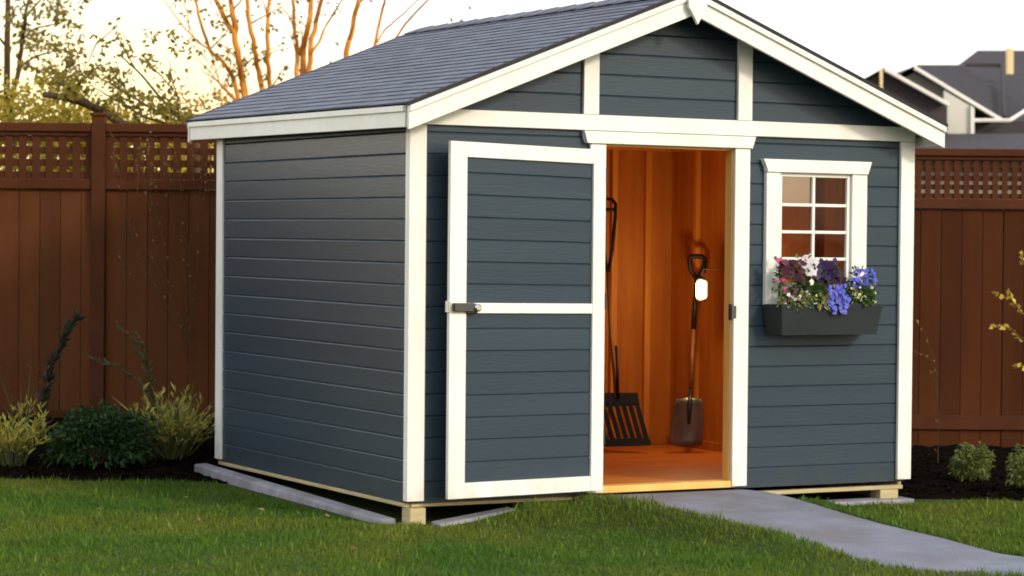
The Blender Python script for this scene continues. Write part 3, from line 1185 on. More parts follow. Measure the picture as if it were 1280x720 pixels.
dk = 17.0
b2 = inside(782, 562, dk)
sc = empty('slotted_scoop', (b2.x, b2.y, .03), 'black slotted scoop with long handle leaning on the back wall', 'scoop')
bl = MB()
# frame: top bar, two sides, bottom lip and slanted tines
def bar(mb, p, q, wu, dth=.012):
    p, q = inside(*p), inside(*q)
    t = (q - p).normalized()
    side = t.cross(fw).normalized()
    mb.obox((p + q) / 2, side * wu * .5, fw * dth * .5, (q - p) * .5, .003)


bl.prism([inside(746, 491, dk + .05), inside(797, 491, dk + .05), inside(800, 507, dk + .03), inside(746, 509, dk + .03)], fw * .012)
for k in range(7):
    x0 = 742 + k * 8.6
    bar(bl, (x0 + 2, 503, dk + .032), (x0 + 16, 553, dk - .035), .031)
bl.prism([inside(748, 549, dk - .045), inside(811, 547, dk - .045), inside(814, 554, dk - .06), inside(812, 557, dk - .065), inside(748, 559, dk - .065)], fw * .013)
bl.build('scoop_blade', M['black'], sc)
MB().tube([inside(770, 498, dk + .04), inside(768, 470, dk + .06), inside(763, 410, dk + .12), inside(760, 340, dk + .20)], [.012, .012, .0125, .013], 10).build('shaft', M['shaft'], sc, None, True)
MB().tube([inside(772, 498, dk + .038), inside(772, 470, dk + .03), inside(770, 432, dk + .05)], [.013, .010, .009], 8).build('brace', M['black'], sc, None, True)
h2 = MB()
e = dk + .2
pts = [inside(760, 342, e), inside(754, 310, e), inside(751.5, 270, e), inside(752, 254, e), inside(757, 248.5, e), inside(765, 249, e), inside(769.5, 255, e), inside(769, 272, e), inside(765.5, 312, e)]
h2.tube(pts + [pts[0]], .0125, 8)
h2.tube([inside(752.5, 262, e), inside(769, 262, e)], .012, 8)
h2.build('handle', M['black'], sc, None, True)

ld = 16.75
lc = inside(877, 362, ld)
lm = empty('lantern', (lc.x, lc.y, lc.z - .09), 'small lit lantern hanging beside the shovel in the shed', 'lantern')
g = MB()
g.tube([lc + Vector((0, 0, z)) for z in (-.064, -.061, -.054, -.040, .040, .054, .061, .064)], [.020, .029, .035, .038, .038, .035, .029, .020], 20)
g.build('lamp_glass', M['lamp'], lm, None, True)
cp = MB()
cp.tube([lc + Vector((0, 0, z)) for z in (.063, .075, .085)], [.034, .026, .010], 14)
cp.tube([lc + Vector((0, 0, -.076)), lc + Vector((0, 0, -.064))], [.030, .034], 14)
cp.build('lamp_cap', M['dark_metal'], lm, None, True)
hk = MB()
top = lc + Vector((0, 0, .085))
stud_x = IR - .036
hk.tube([top, top + Vector((.01, 0, .05)), Vector((stud_x, lc.y, top.z + .07))], .004, 6)
hk.build('hook', M['dark_metal'], lm)
pld = bpy.data.lights.new('lantern_light', 'POINT')
pld.energy = 20
pld.color = (1.0, .68, .34)
pld.shadow_soft_size = .04
plo = bpy.data.objects.new('lantern_light', pld)
COL.objects.link(plo)
plo.parent = lm
plo.location = (-.08, -.06, .09)

# ------------------------------------------------------------------ fences
def fence(name, label, d, s0, s1, posts, ztop, zrail, cap, lat, board_w, slope=0.0, post_w=.105, post_up=.055, bmat='fence'):
    root = empty(name, sd((s0 + s1) / 2, d, 0), label, 'fence')
    H = Vector((math.sin(YAW), math.cos(YAW), 0))

    def P(s, dd, z):
        return sd(s, d + dd + slope * (s - s0), z)

    def fb(mb, sa, sb, da, db, za, zb, bev=.003):
        mb.hexa([P(sa, da, za), P(sb, da, za), P(sb, db, za), P(sa, db, za), P(sa, da, zb), P(sb, da, zb), P(sb, db, zb), P(sa, db, zb)], bev)
    for s in posts:
        mb = MB()
        fb(mb, s - post_w / 2, s + post_w / 2, -.06, .05, -.2, ztop + post_up, .006)
        fb(mb, s - post_w / 2 - .012, s + post_w / 2 + .012, -.072, .062, ztop + post_up, ztop + post_up + .025, .006)
        mb.build('post', M['fence_dark'], root)
    ends = [s0] + list(posts) + [s1]
    for a, b in zip(ends[:-1], ends[1:]):
        a2, b2 = a + post_w / 2 + .002, b - post_w / 2 - .002
        if b2 - a2 < .1: continue
        mb = MB(); fb(mb, a2, b2, -.055, .045, ztop - cap, ztop, .005)
        fb(mb, a2, b2, -.03, .02, ztop - cap - .03, ztop - cap - .001, .003)
        mb.build('cap_rail', M['fence_dark'], root)
        mb = MB(); fb(mb, a2, b2, -.045, .035, zrail - .075, zrail, .004)
        mb.build('rail', M['fence_dark'], root)
        mb = MB(); fb(mb, a2, b2, -.04, .03, .02, .13, .004)
        mb.build('rail', M['fence_dark'], root)
        # lattice
        mb = MB()
        k = a2 + .0
        i = 0
        while k < b2:
            fb(mb, k, min(k + lat * .58, b2), -.014, -.004, zrail + .001, ztop - cap - .031, 0)
            k += lat
        z = zrail + .002
        while z < ztop - cap - .04:
            fb(mb, a2, b2, -.003, .007, z, min(z + lat * .54, ztop - cap - .032), 0)
            z += lat * .92
        mb.build('lattice_panel', M['fence_dark'], root)
        # boards
        mb = MB()
        k = a2
        i = 0
        while k < b2:
            j = random.uniform(-.004, .004)
            fb(mb, k + .0015, min(k + board_w - .0015, b2), -.012 + j, .012 + j, -.12, zrail - .076, .003)
            k += board_w
        mb.build('board_panel', M[bmat], root)
        mb = MB(); fb(mb, a2, b2, .013, .018, -.1, zrail - .09, 0)
        mb.build('backing', M['fence_dark'], root)
    return root


random.seed(3)
fence('wooden_fence', 'brown stained board fence with square lattice top, left of the shed', 19.0, -8.4, .46, [-7.95, -5.55, -3.15, -.75], 2.31, 1.885, .065, .102, .158)
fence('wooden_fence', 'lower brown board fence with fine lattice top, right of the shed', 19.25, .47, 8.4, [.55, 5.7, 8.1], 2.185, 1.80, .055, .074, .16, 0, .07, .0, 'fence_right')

# ------------------------------------------------------------------ garden plants
def garden(name, label, u, v, d, cat='shrub', group=None):
    p = at(u, v, d)
    z = float(height(p.x, p.y)) + .01
    return empty(name, (p.x, p.y, z), label, cat, group), Vector((p.x, p.y, z))


def px(d): return d / F


def bladed(root, base, n, lmin, lmax, width, mat, spread=.6, up_=1.0, r0=.05, tip_leaf=True, nleaf=0, leaf=.03, curve=.3):
    """upright arching strap leaves, plus small leaves along them"""
    V = []
    LP, LD = [], []
    for _ in range(n):
        a = random.uniform(0, 6.283)
        lean = random.uniform(.05, spread)
        L = random.uniform(lmin, lmax)
        b = base + Vector((math.cos(a), math.sin(a), 0)) * random.uniform(0, r0)
        dirn = Vector((math.cos(a) * lean, math.sin(a) * lean, up_)).normalized()
        side = dirn.cross(Vector((random.uniform(-1, 1), random.uniform(-1, 1), .2))).normalized() * width * random.uniform(.6, 1.3) * .5
        mid = b + dirn * L * .55
        out = Vector((math.cos(a), math.sin(a), 0))
        tip = b + dirn * L + out * L * curve * lean - Vector((0, 0, L * curve * lean * .5))
        V.append([b - side * .6, b + side * .6, mid + side, mid - side, tip])
        for k in range(nleaf):
            t = random.uniform(.35, 1.0)
            p = b.lerp(mid, t / .55) if t < .55 else mid.lerp(tip, (t - .55) / .45)
            LP.append(tuple(p)); LD.append(tuple(dirn + Vector((random.uniform(-1, 1), random.uniform(-1, 1), random.uniform(-.2, .8)))))
    fast_mesh('stem', np.array([[tuple(v) for v in q] for q in V]), 5, M['leaf_fern' if nleaf else mat], root, ((0, 1, 2, 3), (3, 2, 4)))
    if nleaf:
        fast_mesh('foliage', leaf_verts(LP, LD, leaf, leaf * .24, .15), 4, M[mat], root)


random.seed(5)
# variegated shrub at the left edge
r_, b_ = garden('leafy_shrub', 'golden variegated shrub at the far left of the bed', 14, 566, 16.5)
bladed(r_, b_, 58, .22, .46, .012, 'leaf_variegated', 1.0, 1, .10, nleaf=13, leaf=.07)
r_, b_ = garden('leafy_shrub', 'thin reddish twiggy plant behind the golden variegated shrub', 30, 555, 17.2)
bladed(r_, b_, 9, .45, .72, .008, 'leaf_red', .25, 1, .05, nleaf=9, leaf=.045)
r_, b_ = garden('leafy_shrub', 'low dark green mounded shrub in the left bed', 124, 574, 16.6)
P, dd = blob_points(3600, b_ + Vector((0, 0, .12)), (.36, .34, .27), .35, .16)
P[:, 2] = np.maximum(P[:, 2], b_.z + .01)
fast_mesh('foliage', leaf_verts(P, dd + rng.normal(0, .6, dd.shape), .045, .02), 4, M['leaf_dark'], r_)
mb = MB()
for k in range(9):
    a = k * .7
    mb.tube([b_, b_ + Vector((math.cos(a) * .15, math.sin(a) * .15, .2))], [.008, .003], 5)
mb.build('stem', M['bark_dark'], r_)
r_, b_ = garden('leafy_shrub', 'yellow-green spiky shrub beside the back corner of the shed', 214, 552, 17.0)
bladed(r_, b_, 85, .25, .50, .013, 'leaf_spiky', .95, 1, .12, nleaf=9, leaf=.075)
bladed(r_, b_, 45, .30, .56, .012, 'leaf_spiky', .7, 1, .10)
bladed(r_, b_ + Vector((-.05, -.12, 0)), 40, .20, .36, .014, 'leaf_variegated', .9, 1, .12, nleaf=8, leaf=.045)


def frond(mb, V, pts, rad, n, L, wid):
    pts = [Vector(p) for p in pts]
    mb.tube(pts, rad, 6)
    LP, LD = [], []
    for k in range(n):
        t = (k + random.random()) / n * (len(pts) - 1)
        i = min(int(t), len(pts) - 2)
        p = pts[i].lerp(pts[i + 1], t - i)
        tg = (pts[i + 1] - pts[i]).normalized()
        LP.append(tuple(p))
        LD.append(tuple(tg * .9 + Vector((random.uniform(-1, 1), random.uniform(-1, 1), random.uniform(-.5, .8))) * .8))
    V.append(leaf_verts(LP, LD, L, wid, .1))


def frond_plant(name, label, base, lists, mat, L, wid, n, stemmat='bark_dark', cat='plant', rad=(.007, .005, .003)):
    root = empty(name, base, label, cat)
    for pts in lists:
        mb, V = MB(), []
        r3 = [rad[0] + (rad[-1] - rad[0]) * i / (len(pts) - 1) for i in range(len(pts))]
        frond(mb, V, pts, r3, n, L, wid)
        mb.build('stem', M[stemmat], root)
        fast_mesh('foliage', np.concatenate(V), 4, M[mat], root)
    return root


def gpoint(u, v, d):
    p = at(u, v, d)
    return Vector((p.x, p.y, float(height(p.x, p.y))))


d = 17.6
frond_plant('tall_frond', 'tall blue-green feathery frond leaning right before the left fence', gpoint(50, 560, d),
            [[gpoint(50, 560, d), at(55, 505, d), at(62, 465, d), at(76, 430, d), at(96, 397, d)]], 'leaf_blue', .085, .026, 190)
d = 17.3
b_ = gpoint(192, 560, d)
frond_plant('fern', 'light green sprigs arching left above the spiky shrub', b_,
            [[b_, at(186, 500, d), at(172, 475, d), at(146, 458, d), at(116, 449, d)], [b_, at(190, 500, d), at(180, 455, d), at(165, 425, d), at(146, 405, d)],
             [b_, at(190, 490, d), at(182, 450, d), at(172, 420, d)]], 'leaf_fern', .06, .02, 60)
# box shrubs right
for u, v, rad, dpt, lab in ((1215, 588, .128, 16.5, 'small round green box shrub in the right bed, the one fully in view'), (1290, 606, .150, 15.75, 'small round green box shrub cut off by the right picture edge')):
    r_, b_ = garden('box_shrub', lab, u, v, dpt, group='round shrubs in the right bed')
    c = b_ + Vector((0, 0, rad * 1.0))
    P, dd = blob_points(1500, c, (rad, rad, rad * .92), .40, .26, False)
    P[:, 2] = np.maximum(P[:, 2], b_.z)
    fast_mesh('foliage', leaf_verts(P, dd + rng.normal(0, .5, dd.shape), .030, .014), 4, M['leaf_box'], r_)
    mb = MB()
    for k in range(6):
        mb.tube([b_, c + Vector((math.cos(k) * rad * .5, math.sin(k) * rad * .5, .02))], [.008, .003], 5)
    mb.build('stem', M['bark_dark'], r_)
d = 17.2
b_ = gpoint(1305, 600, d)
frond_plant('young_tree', 'thin sapling with sparse golden leaves at the right picture edge', b_,
            [[b_, at(1302, 500, d), at(1296, 420, d), at(1284, 340, d), at(1276, 318, d)],
             [at(1300, 470, d), at(1285, 430, d), at(1262, 410, d), at(1240, 408, d)],
             [at(1298, 440, d), at(1280, 395, d), at(1262, 372, d), at(1246, 368, d)],
             [at(1301, 490, d), at(1290, 462, d), at(1272, 458, d)]], 'leaf_gold', .055, .038, 24, cat='tree')
d = 17.6
b_ = gpoint(1172, 580, d)
frond_plant('climbing_plant', 'thin climbing plant with a few pale blooms beside the right shed corner', b_,
            [[b_, at(1174, 520, d), at(1170, 470, d), at(1166, 440, d)], [at(1172, 500, d), at(1164, 450, d), at(1152, 442, d), at(1145, 443, d)], [at(1171, 470, d), at(1158, 420, d), at(1148, 405, d)]], 'leaf_vine', .04, .026, 5, rad=(.003, .002))
# creeper over the left fence
d = 18.86
b_ = gpoint(228, 560, d)
ls = []
for (u, v) in ((150, 235), (175, 175), (215, 180), (240, 175), (262, 190), (145, 300), (160, 270), (195, 230)):
    m1 = at((228 + u) / 2 + random.uniform(-10, 18), (420 + v) / 2, d)
    ls.append([at(236, 430, d), m1, at(u + random.uniform(-5, 12), v + 40, d), at(u, v, d)])
for k in range(7):
    u, v = random.uniform(138, 262), random.uniform(168, 215)
    ls.append([at(u + random.uniform(-6, 10), v + 45, d), at(u + random.uniform(-6, 6), v + 20, d), at(u, v, d), at(u + random.uniform(-12, 12), v - 10, d)])
ls.append([b_, at(234, 500, d), at(236, 430, d)])
frond_plant('climbing_plant', 'sparse creeper with pale specked leaves climbing the fence beside the shed', b_, ls, 'leaf_vine', .030, .018, 13, rad=(.0025, .0015))

# ------------------------------------------------------------------ background trees and hedges
def cluster_leaves(centres, n, spread, L, wid):
    P, Dd = [], []
    for c in centres:
        k = max(1, int(random.gauss(n, n * .3)))
        for _ in range(k):
            P.append((c[0] + random.gauss(0, spread), c[1] + random.gauss(0, spread), c[2] + random.gauss(0, spread)))
            Dd.append((random.uniform(-1, 1), random.uniform(-1, 1), random.uniform(-.8, .6)))
    return leaf_verts(P, Dd, L, wid, .15)


def stem_tree(name, label, base, stems, barkmat, leafmat, leafc, nl, spread, L, wid, cat='tree', group=None, twigs=0):
    root = empty(name, base, label, cat, group)
    mb = MB()
    ends = []
    for pts, r0, r1 in stems:
        pts = [Vector(p) for p in pts]
        fine = []
        for i in range(len(pts) - 1):
            for k in range(3):
                p = pts[i].lerp(pts[i + 1], k / 3)
                if k: p += Vector((random.gauss(0, .006), random.gauss(0, .006), 0))
                fine.append(p)
        fine.append(pts[-1])
        rr = [r0 + (r1 - r0) * i / (len(fine) - 1) for i in range(len(fine))]
        mb.tube(fine, rr, 7)
        for _ in range(twigs):
            i = random.randrange(len(fine) // 3, len(fine))
            a = random.uniform(0, 6.28)
            v = Vector((math.cos(a), math.sin(a), random.uniform(.5, 1.6))).normalized() * random.uniform(.2, .55)
            e_ = fine[i] + v
            mb.tube([fine[i], fine[i] + v * .5 + Vector((random.gauss(0, .02), 0, .02)), e_], [min(rr[i] * .5, .010), .006, .003], 5)
            ends.append(tuple(e_)); ends.append(tuple(fine[i] + v * .6))
    mb.build('trunk', M[barkmat], root, None, True)
    cs = list(leafc) + ends
    if cs and nl:
        fast_mesh('crown', cluster_leaves(cs, nl, spread, L, wid), 4, M[leafmat], root)
    return root


random.seed(9)
d = 26.0
def b(u, v, dd=None): return tuple(at(u, v, (dd or d) + random.uniform(-.25, .25)))


gb = lambda u, dd: Vector((at(u, 300, dd).x, at(u, 300, dd).y, -.1))
# left leafy tree with two stems
base = gb(12, d)
stems = [([base, b(10, 200), b(8, 120), b(9, 40), b(10, 0), b(12, -60), b(16, -140)], .045, .018),
         ([b(10, 165), b(16, 118), b(24, 85), b(27, 50), b(32, 20), b(36, 0), b(48, -60)], .032, .012),
         ([b(27, 50), b(45, 35), b(70, 30), b(95, 22)], .012, .004), ([b(24, 85), b(45, 70), b(75, 62), b(110, 68)], .014, .004),
         ([b(9, 60), b(-15, 30), b(-45, 5)], .015, .006), ([b(32, 20), b(60, -10), b(85, -50)], .012, .004)]
lc_ = [b(random.uniform(20, 100) + max(0, v_ - 60) * .3, v_, random.uniform(25, 27)) for v_ in [random.uniform(5, 90) for _ in range(62)]]
lc_ += [b(random.uniform(-50, 22), random.uniform(-60, 95), random.uniform(25, 27)) for _ in range(40)]
lc_ += [b(random.uniform(20, 110), random.uniform(-130, 0), random.uniform(25, 27)) for _ in range(50)]
stem_tree('leafy_tree', 'tree with two slim dark trunks and sparse small leaves behind the left fence', base, stems, 'bark_dark', 'leaf_olive', lc_, 8, .030, .064, .040, twigs=1)

# arching tree between
d = 21.2
base = gb(262, d)
stems = [([base, b(245, 175), b(200, 165), b(155, 156), b(125, 138), b(98, 126), b(75, 121), b(56, 118)], .05, .026),
         ([b(125, 138), b(100, 122), b(82, 108), b(72, 104)], .024, .012),
         ([b(245, 175), b(225, 150), b(200, 122), b(178, 95), b(152, 70)], .018, .006),
         ([b(215, 150), b(180, 130), b(140, 105), b(105, 88)], .014, .004), ([b(228, 160), b(180, 146), b(140, 122), b(118, 110)], .014, .004),
         ([b(225, 150), b(222, 120), b(212, 75)], .010, .003)]
lc_ = []
for _ in range(150):
    t = random.random()
    u = 62 + 180 * t
    v = 92 + 62 * t + random.gauss(0, 15) - (12 if random.random() < .3 else 0)
    lc_.append(b(u, v, random.uniform(20.7, 21.6)))
for _ in range(26): lc_.append(b(random.uniform(90, 220), random.uniform(40, 110), random.uniform(20.7, 21.6)))
stem_tree('leafy_tree', 'arching tree with dark drooping limb and scattered leaves beside the roof', base, stems, 'bark_dark', 'leaf_olive', lc_, 8, .025, .052, .034, twigs=1)

# bare multi stem trees, warm bark
d = 25.0
base = gb(335, d)
stems = [([base, b(325, 200), b(309, 140), b(303, 100), b(298, 75), b(293, 42), b(285, 30), b(270, 0), b(255, -45)], .044, .020),
         ([b(293, 42), b(291, 20), b(288, 0), b(288, -50)], .032, .020),
         ([base, b(330, 190), b(298, 130), b(292, 98), b(281, 80), b(262, 62), b(250, 25), b(244, 0), b(238, -40)], .030, .010),
         ([b(262, 62), b(243, 48), b(225, 28), b(205, 0)], .010, .005),
         ([b(298, 130), b(283, 113), b(270, 100), b(255, 90)], .015, .005), ([b(296, 128), b(286, 118), b(276, 108), b(262, 60)], .008, .004),
         ([base, b(340, 180), b(328, 112), b(324, 90), b(317, 60), b(312, 30), b(309, 0), b(306, -60)], .034, .018),
         ([base, b(345, 180), b(338, 112), b(334, 75), b(334, 35), b(337, 0), b(340, -60)], .030, .015)]
lc_ = [b(random.uniform(225, 345), random.uniform(0, 120), random.uniform(24.5, 25.5)) for _ in range(46)]
stem_tree('bare_tree', 'nearly bare tree of many orange-brown stems just left above the roof', base, stems, 'bark', 'leaf_olive', lc_, 4, .025, .055, .034, twigs=4)
base = gb(400, d)
stems = [([base, b(385, 180), b(372, 105), b(371, 60), b(368, 35), b(366, 0), b(364, -50)], .030, .014),
         ([base, b(390, 180), b(378, 105), b(379, 62), b(386, 30), b(389, 0), b(393, -50)], .040, .022),
         ([base, b(398, 170), b(385, 105), b(388, 60), b(395, 25), b(402, 0), b(410, -50)], .034, .018),
         ([b(389, 68), b(402, 45), b(412, 25), b(427, 0)], .014, .007),
         ([b(374, 70), b(379, 52), b(386, 38)], .018, .014)]
lc_ = [b(random.uniform(345, 430), random.uniform(-10, 105), random.uniform(24.5, 25.5)) for _ in range(22)]
stem_tree('bare_tree', 'nearly bare tree with one tight bundle of thick orange stems above the roof', base, stems, 'bark', 'leaf_olive', lc_, 3, .02, .05, .03, twigs=2)
base = gb(440, d)
stems = [([base, b(435, 170), b(432, 90), b(436, 52), b(442, 25), b(448, 0), b(456, -50)], .036, .018),
         ([base, b(450, 160), b(460, 85), b(470, 50), b(478, 12), b(481, 0), b(486, -40)], .022, .010),
         ([b(458, 100), b(484, 64), b(505, 32), b(535, 0), b(560, -24)], .014, .008),
         ([b(466, 60), b(482, 36), b(504, 18), b(528, -6)], .010, .006)]
lc_ = [b(random.uniform(430, 600), random.uniform(-20, 40), random.uniform(24.5, 25.5)) for _ in range(12)]
stem_tree('bare_tree', 'rightmost bare tree with slim stems leaning right above the roof', base, stems, 'bark', 'leaf_olive', lc_, 3, .02, .05, .03, twigs=1)


def hedge(name, label, u, v, d, r, mat, n, L=.07, shell=.3):
    c = at(u, v, d)
    root = empty(name, (c.x, c.y, -.05), label, 'shrub', 'leafy shrubs behind the left fence')
    P, dd = blob_points(n, c, r, shell, .28, False)
    fast_mesh('crown', leaf_verts(P, dd + rng.normal(0, .7, dd.shape), L, L * .6), 4, M[mat], root)
    mb = MB()
    for k in range(7):
        a = k * .9
        mb.tube([Vector((c.x, c.y, -.1)), Vector((c.x + math.cos(a) * .1, c.y + math.sin(a) * .1, c.z * .5)), c + Vector((math.cos(a) * r[0] * .6, math.sin(a) * r[1] * .6, random.uniform(0, .5) * r[2]))], [.03, .02, .006], 6)
    mb.build('trunk', M['bark_dark'], root)


hedge('leafy_shrub', 'large yellow-green bush behind the left end of the fence', 20, 200, 22.0, (.85, .6, .75), 'leaf_hedge', 4200)
hedge('leafy_shrub', 'yellow-green bush rising behind the fence post', 95, 195, 22.6, (.55, .5, .62), 'leaf_hedge', 2600)
hedge('leafy_shrub', 'golden bush seen through the lattice between post and shed', 180, 205, 22.2, (.55, .5, .45), 'leaf_hedge', 2400)
hedge('leafy_shrub', 'orange-gold bush behind the back corner of the shed roof', 258, 175, 23.2, (.36, .5, .50), 'leaf_orange', 1000, .06)

# ------------------------------------------------------------------ neighbour's house
hs = empty('neighbour_house', (at(1250, 200, 38).x, at(1250, 200, 38).y, -.1), 'neighbouring house with dark hipped roof, pale walls and white gable boards', 'house')
mb = MB()
Rg1, Rg2 = at(1222, 63, 43), at(1440, 63, 43)
e1, e2, e3, e4 = at(1100, 170, 37.5), at(1460, 170, 37.5), at(1460, 140, 49), at(1120, 140, 49)
for f in ((e1, e2, Rg2, Rg1), (e2, e3, Rg2), (e3, e4, Rg1, Rg2), (e4, e1, Rg1)):
    mb.face(f)
mb.build('roof', M['house_roof'], hs)
low = MB()
a0, a1 = at(1148, 81, 40), at(1200, 81, 40)
l0, l1 = at(1062, 165, 36.8), at(1330, 165, 36.8)
k0, k1 = at(1040, 120, 44), at(1230, 120, 44)
low.face((l0, l1, a1, a0)); low.face((a0, a1, k1, k0)); low.face((l1, k1, a1)); low.face((l0, a0, k0))
low.build('roof', M['house_roof'], hs)


def plank(pa, pb, da, db, h, th=.08):
    A, B_ = at(*pa, da), at(*pb, db)
    dn = -up2 * h
    MB().prism([A, B_, B_ + dn, A + dn], -fw * th, .01).build('barge_board', M['house_trim'], hs)


# gable wings
g1 = MB()
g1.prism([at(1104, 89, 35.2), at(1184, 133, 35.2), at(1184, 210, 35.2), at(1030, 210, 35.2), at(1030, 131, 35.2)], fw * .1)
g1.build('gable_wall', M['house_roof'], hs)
w1 = MB()
A, B_, C_ = at(1105, 84.5, 35.0), at(1185, 129, 35.0), at(1025, 129, 35.0)
for p, q2 in ((A, B_), (A, C_)):
    w1.face((p, q2, q2 + fw * 5, p + fw * 5))
w1.build('roof', M['house_roof'], hs)
plank((1105, 84), (1185, 128.5), 34.95, 34.95, .062)
g2 = MB()
g2.prism([at(1143, 90, 36), at(1216, 133, 36), at(1216, 215, 36), at(1090, 215, 36), at(1090, 122, 36)], fw * .1)
g2.build('gable_wall', M['house_gable_shaded'], hs)
w2 = MB()
A, B_, C_ = at(1142, 82.5, 35.8), at(1252, 149, 35.8), at(1060, 132, 35.8)
for p, q2 in ((A, B_), (A, C_)):
    w2.face((p, q2, q2 + fw * 4, p + fw * 4))
w2.build('roof', M['house_roof'], hs)
plank((1142, 82), (1252, 148.5), 35.7, 35.7, .062)
wl = MB()
wl.prism([at(1180, 113, 35.55), at(1214, 133, 35.55), at(1214, 168, 35.55), at(1180, 168, 35.55)], fw * .1)
wl.build('wall', M['house_wall'], hs)
wl = MB()
wl.prism([at(1213.5, 132, 35.5), at(1218, 135, 35.5), at(1218, 168, 35.5), at(1213.5, 168, 35.5)], fw * .1)
wl.build('corner_board', M['house_trim'], hs)
gt = MB()
gt.tube([at(1217, 150.5, 35.6), at(1262, 150.5, 35.6), at(1285, 136, 36.6), at(1330, 108, 38)], .028, 6)
gt.build('gutter', M['house_trim'], hs)
sw = MB()
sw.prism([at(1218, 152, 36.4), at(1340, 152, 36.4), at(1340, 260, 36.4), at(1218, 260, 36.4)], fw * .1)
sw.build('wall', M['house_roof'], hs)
pr = MB()
p0, p1, p2, p3 = at(1060, 167, 35.3), at(1340, 167, 35.3), at(1340, 192, 33.0), at(1060, 192, 33.0)
pr.hexa([p3 - up2 * .1, p2 - up2 * .1, p1 - up2 * .1, p0 - up2 * .1, p3, p2, p1, p0])
pr.build('roof', M['house_roof'], hs)
ww = MB()
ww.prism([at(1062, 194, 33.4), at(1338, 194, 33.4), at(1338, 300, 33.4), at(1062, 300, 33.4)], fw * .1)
ww.build('wall', M['house_gable_shaded'], hs)
fl_ = MB()
fl_.prism([at(1259, 60, 40.5), at(1267, 60, 40.5), at(1267, 93, 40.5), at(1259, 93, 40.5)], fw * .12, .01)
fl_.build('flue', M['flue'], hs)
ps = MB()
ps.prism([at(1100.5, 86, 34.8), at(1103.5, 86, 34.8), at(1103.5, 120, 34.8), at(1100.5, 120, 34.8)], fw * .1)
ps.build('corner_post', M['flue'], hs)
rl = MB()
rl.tube([at(1207, 81, 39.6), at(1252, 82, 39.6), at(1255, 146, 37.2)], .03, 6)
rl.build('ridge_tile', M['house_roof'], hs)

# ------------------------------------------------------------------ light
SUN_EL, SUN_AZ = R(24), R(24)       # azimuth: to the right of the shed's front normal
wd = bpy.data.worlds.new('World')
scene.world = wd
wd.use_nodes = True
N, L = wd.node_tree.nodes, wd.node_tree.links
for n_ in list(N): N.remove(n_)
out = N.new('ShaderNodeOutputWorld')
sky = N.new('ShaderNodeTexSky')
sky.sky_type = 'NISHITA'
sky.sun_disc = False
sky.sun_elevation = SUN_EL
sky.dust_density = 3
sky.air_density = 1
sundir = Vector((math.sin(SUN_AZ) * math.cos(SUN_EL), -math.cos(SUN_AZ) * math.cos(SUN_EL), math.sin(SUN_EL)))
sky.sun_rotation = math.atan2(sundir.x, sundir.y)
bg = N.new('ShaderNodeBackground')
bg.inputs['Strength'].default_value = .08
L.new(sky.outputs['Color'], bg.inputs['Color'])
# thin bright evening haze, warmer towards the glow behind the trees
tc = N.new('ShaderNodeTexCoord')
sx = N.new('ShaderNodeSeparateXYZ')
L.new(tc.outputs['Generated'], sx.inputs['Vector'])
mr = N.new('ShaderNodeMapRange')
mr.inputs['From Min'].default_value = -.1
mr.inputs['From Max'].default_value = .9
L.new(sx.outputs['Z'], mr.inputs['Value'])
ramp = N.new('ShaderNodeValToRGB')
cr = ramp.color_ramp
stops = [(0.0, (.25, .21, .15)), (.09, (.45, .38, .28)), (.105, (.80, .66, .44)), (.135, (.84, .76, .62)), (.17, (.86, .84, .79)), (.25, (.95, .92, .87)), (.5, (.70, .73, .78)), (1.0, (.48, .53, .62))]
cr.elements[0].position, cr.elements[0].color = stops[0][0], (*stops[0][1], 1)
cr.elements[1].position, cr.elements[1].color = stops[-1][0], (*stops[-1][1], 1)
for p_, c_ in stops[1:-1]:
    e_ = cr.elements.new(p_)
    e_.color = (*c_, 1)
L.new(mr.outputs['Result'], ramp.inputs['Fac'])
gd = at(70, 330, 1.0) - CAM
gd.normalize()
dt = N.new('ShaderNodeVectorMath')
dt.operation = 'DOT_PRODUCT'
L.new(tc.outputs['Generated'], dt.inputs[0])
dt.inputs[1].default_value = gd
mg = N.new('ShaderNodeMapRange')
mg.inputs['From Min'].default_value = .984
mg.inputs['From Max'].default_value = 1.0
mg.inputs['To Max'].default_value = .95
L.new(dt.outputs['Value'], mg.inputs['Value'])
mx = N.new('ShaderNodeMix')
mx.data_type = 'RGBA'
L.new(mg.outputs['Result'], mx.inputs['Factor'])
L.new(ramp.outputs['Color'], mx.inputs['A'])
mx.inputs['B'].default_value = (1.02, .76, .30, 1)
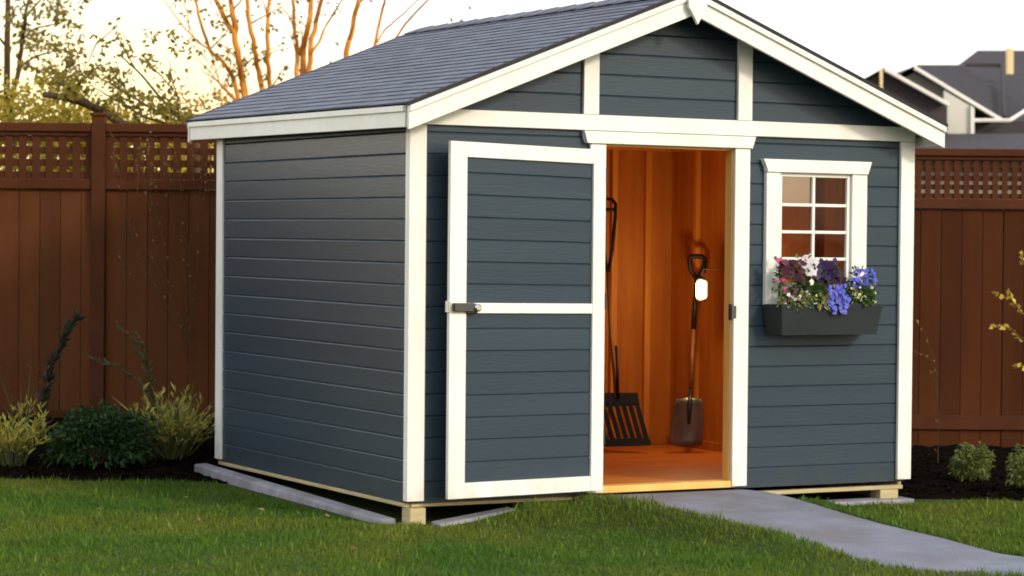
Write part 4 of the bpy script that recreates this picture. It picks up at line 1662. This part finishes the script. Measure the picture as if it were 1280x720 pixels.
# broad sky glow added out of view on the left, brightens left-facing trim
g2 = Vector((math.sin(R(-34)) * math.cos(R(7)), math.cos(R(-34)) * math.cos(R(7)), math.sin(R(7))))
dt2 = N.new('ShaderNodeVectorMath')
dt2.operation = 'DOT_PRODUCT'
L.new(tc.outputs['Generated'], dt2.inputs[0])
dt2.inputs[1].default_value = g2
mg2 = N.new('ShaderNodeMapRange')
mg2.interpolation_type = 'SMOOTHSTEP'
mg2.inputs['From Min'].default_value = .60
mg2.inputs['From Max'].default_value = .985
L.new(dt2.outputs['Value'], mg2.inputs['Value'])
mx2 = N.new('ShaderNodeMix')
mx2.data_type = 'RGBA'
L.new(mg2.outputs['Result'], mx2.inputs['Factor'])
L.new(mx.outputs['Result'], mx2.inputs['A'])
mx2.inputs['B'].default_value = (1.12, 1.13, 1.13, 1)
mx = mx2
# small warm core added to that glow to light the upper left wall
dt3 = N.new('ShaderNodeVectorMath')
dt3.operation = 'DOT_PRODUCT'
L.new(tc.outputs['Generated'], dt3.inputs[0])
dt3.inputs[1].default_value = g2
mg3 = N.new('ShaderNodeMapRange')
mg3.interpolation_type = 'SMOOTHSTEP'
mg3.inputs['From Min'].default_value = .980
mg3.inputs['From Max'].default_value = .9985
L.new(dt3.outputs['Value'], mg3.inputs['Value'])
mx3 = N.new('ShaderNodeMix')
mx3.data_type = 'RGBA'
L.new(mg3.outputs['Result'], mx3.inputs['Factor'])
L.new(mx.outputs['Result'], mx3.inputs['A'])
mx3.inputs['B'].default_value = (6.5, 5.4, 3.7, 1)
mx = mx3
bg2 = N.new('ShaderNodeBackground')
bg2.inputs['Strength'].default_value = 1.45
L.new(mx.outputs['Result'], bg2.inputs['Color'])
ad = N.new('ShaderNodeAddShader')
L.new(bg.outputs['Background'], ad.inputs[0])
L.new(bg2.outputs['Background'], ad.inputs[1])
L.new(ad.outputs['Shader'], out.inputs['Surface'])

sl = bpy.data.lights.new('sun', 'SUN')
sl.energy = 2.1
sl.angle = R(8)
sl.color = (1.0, .92, .80)
so_ = bpy.data.objects.new('sun', sl)
COL.objects.link(so_)
so_.rotation_euler = (-sundir).to_track_quat('-Z', 'Y').to_euler()

scene.view_settings.view_transform = 'Standard'
scene.view_settings.look = 'None'
scene.view_settings.exposure = 0
scene.view_settings.gamma = 1
scene.render.engine = 'CYCLES'
scene.cycles.max_bounces = 8
scene.cycles.transparent_max_bounces = 12
scene.cycles.filter_width = 1.8
scene.cycles.use_denoising = True
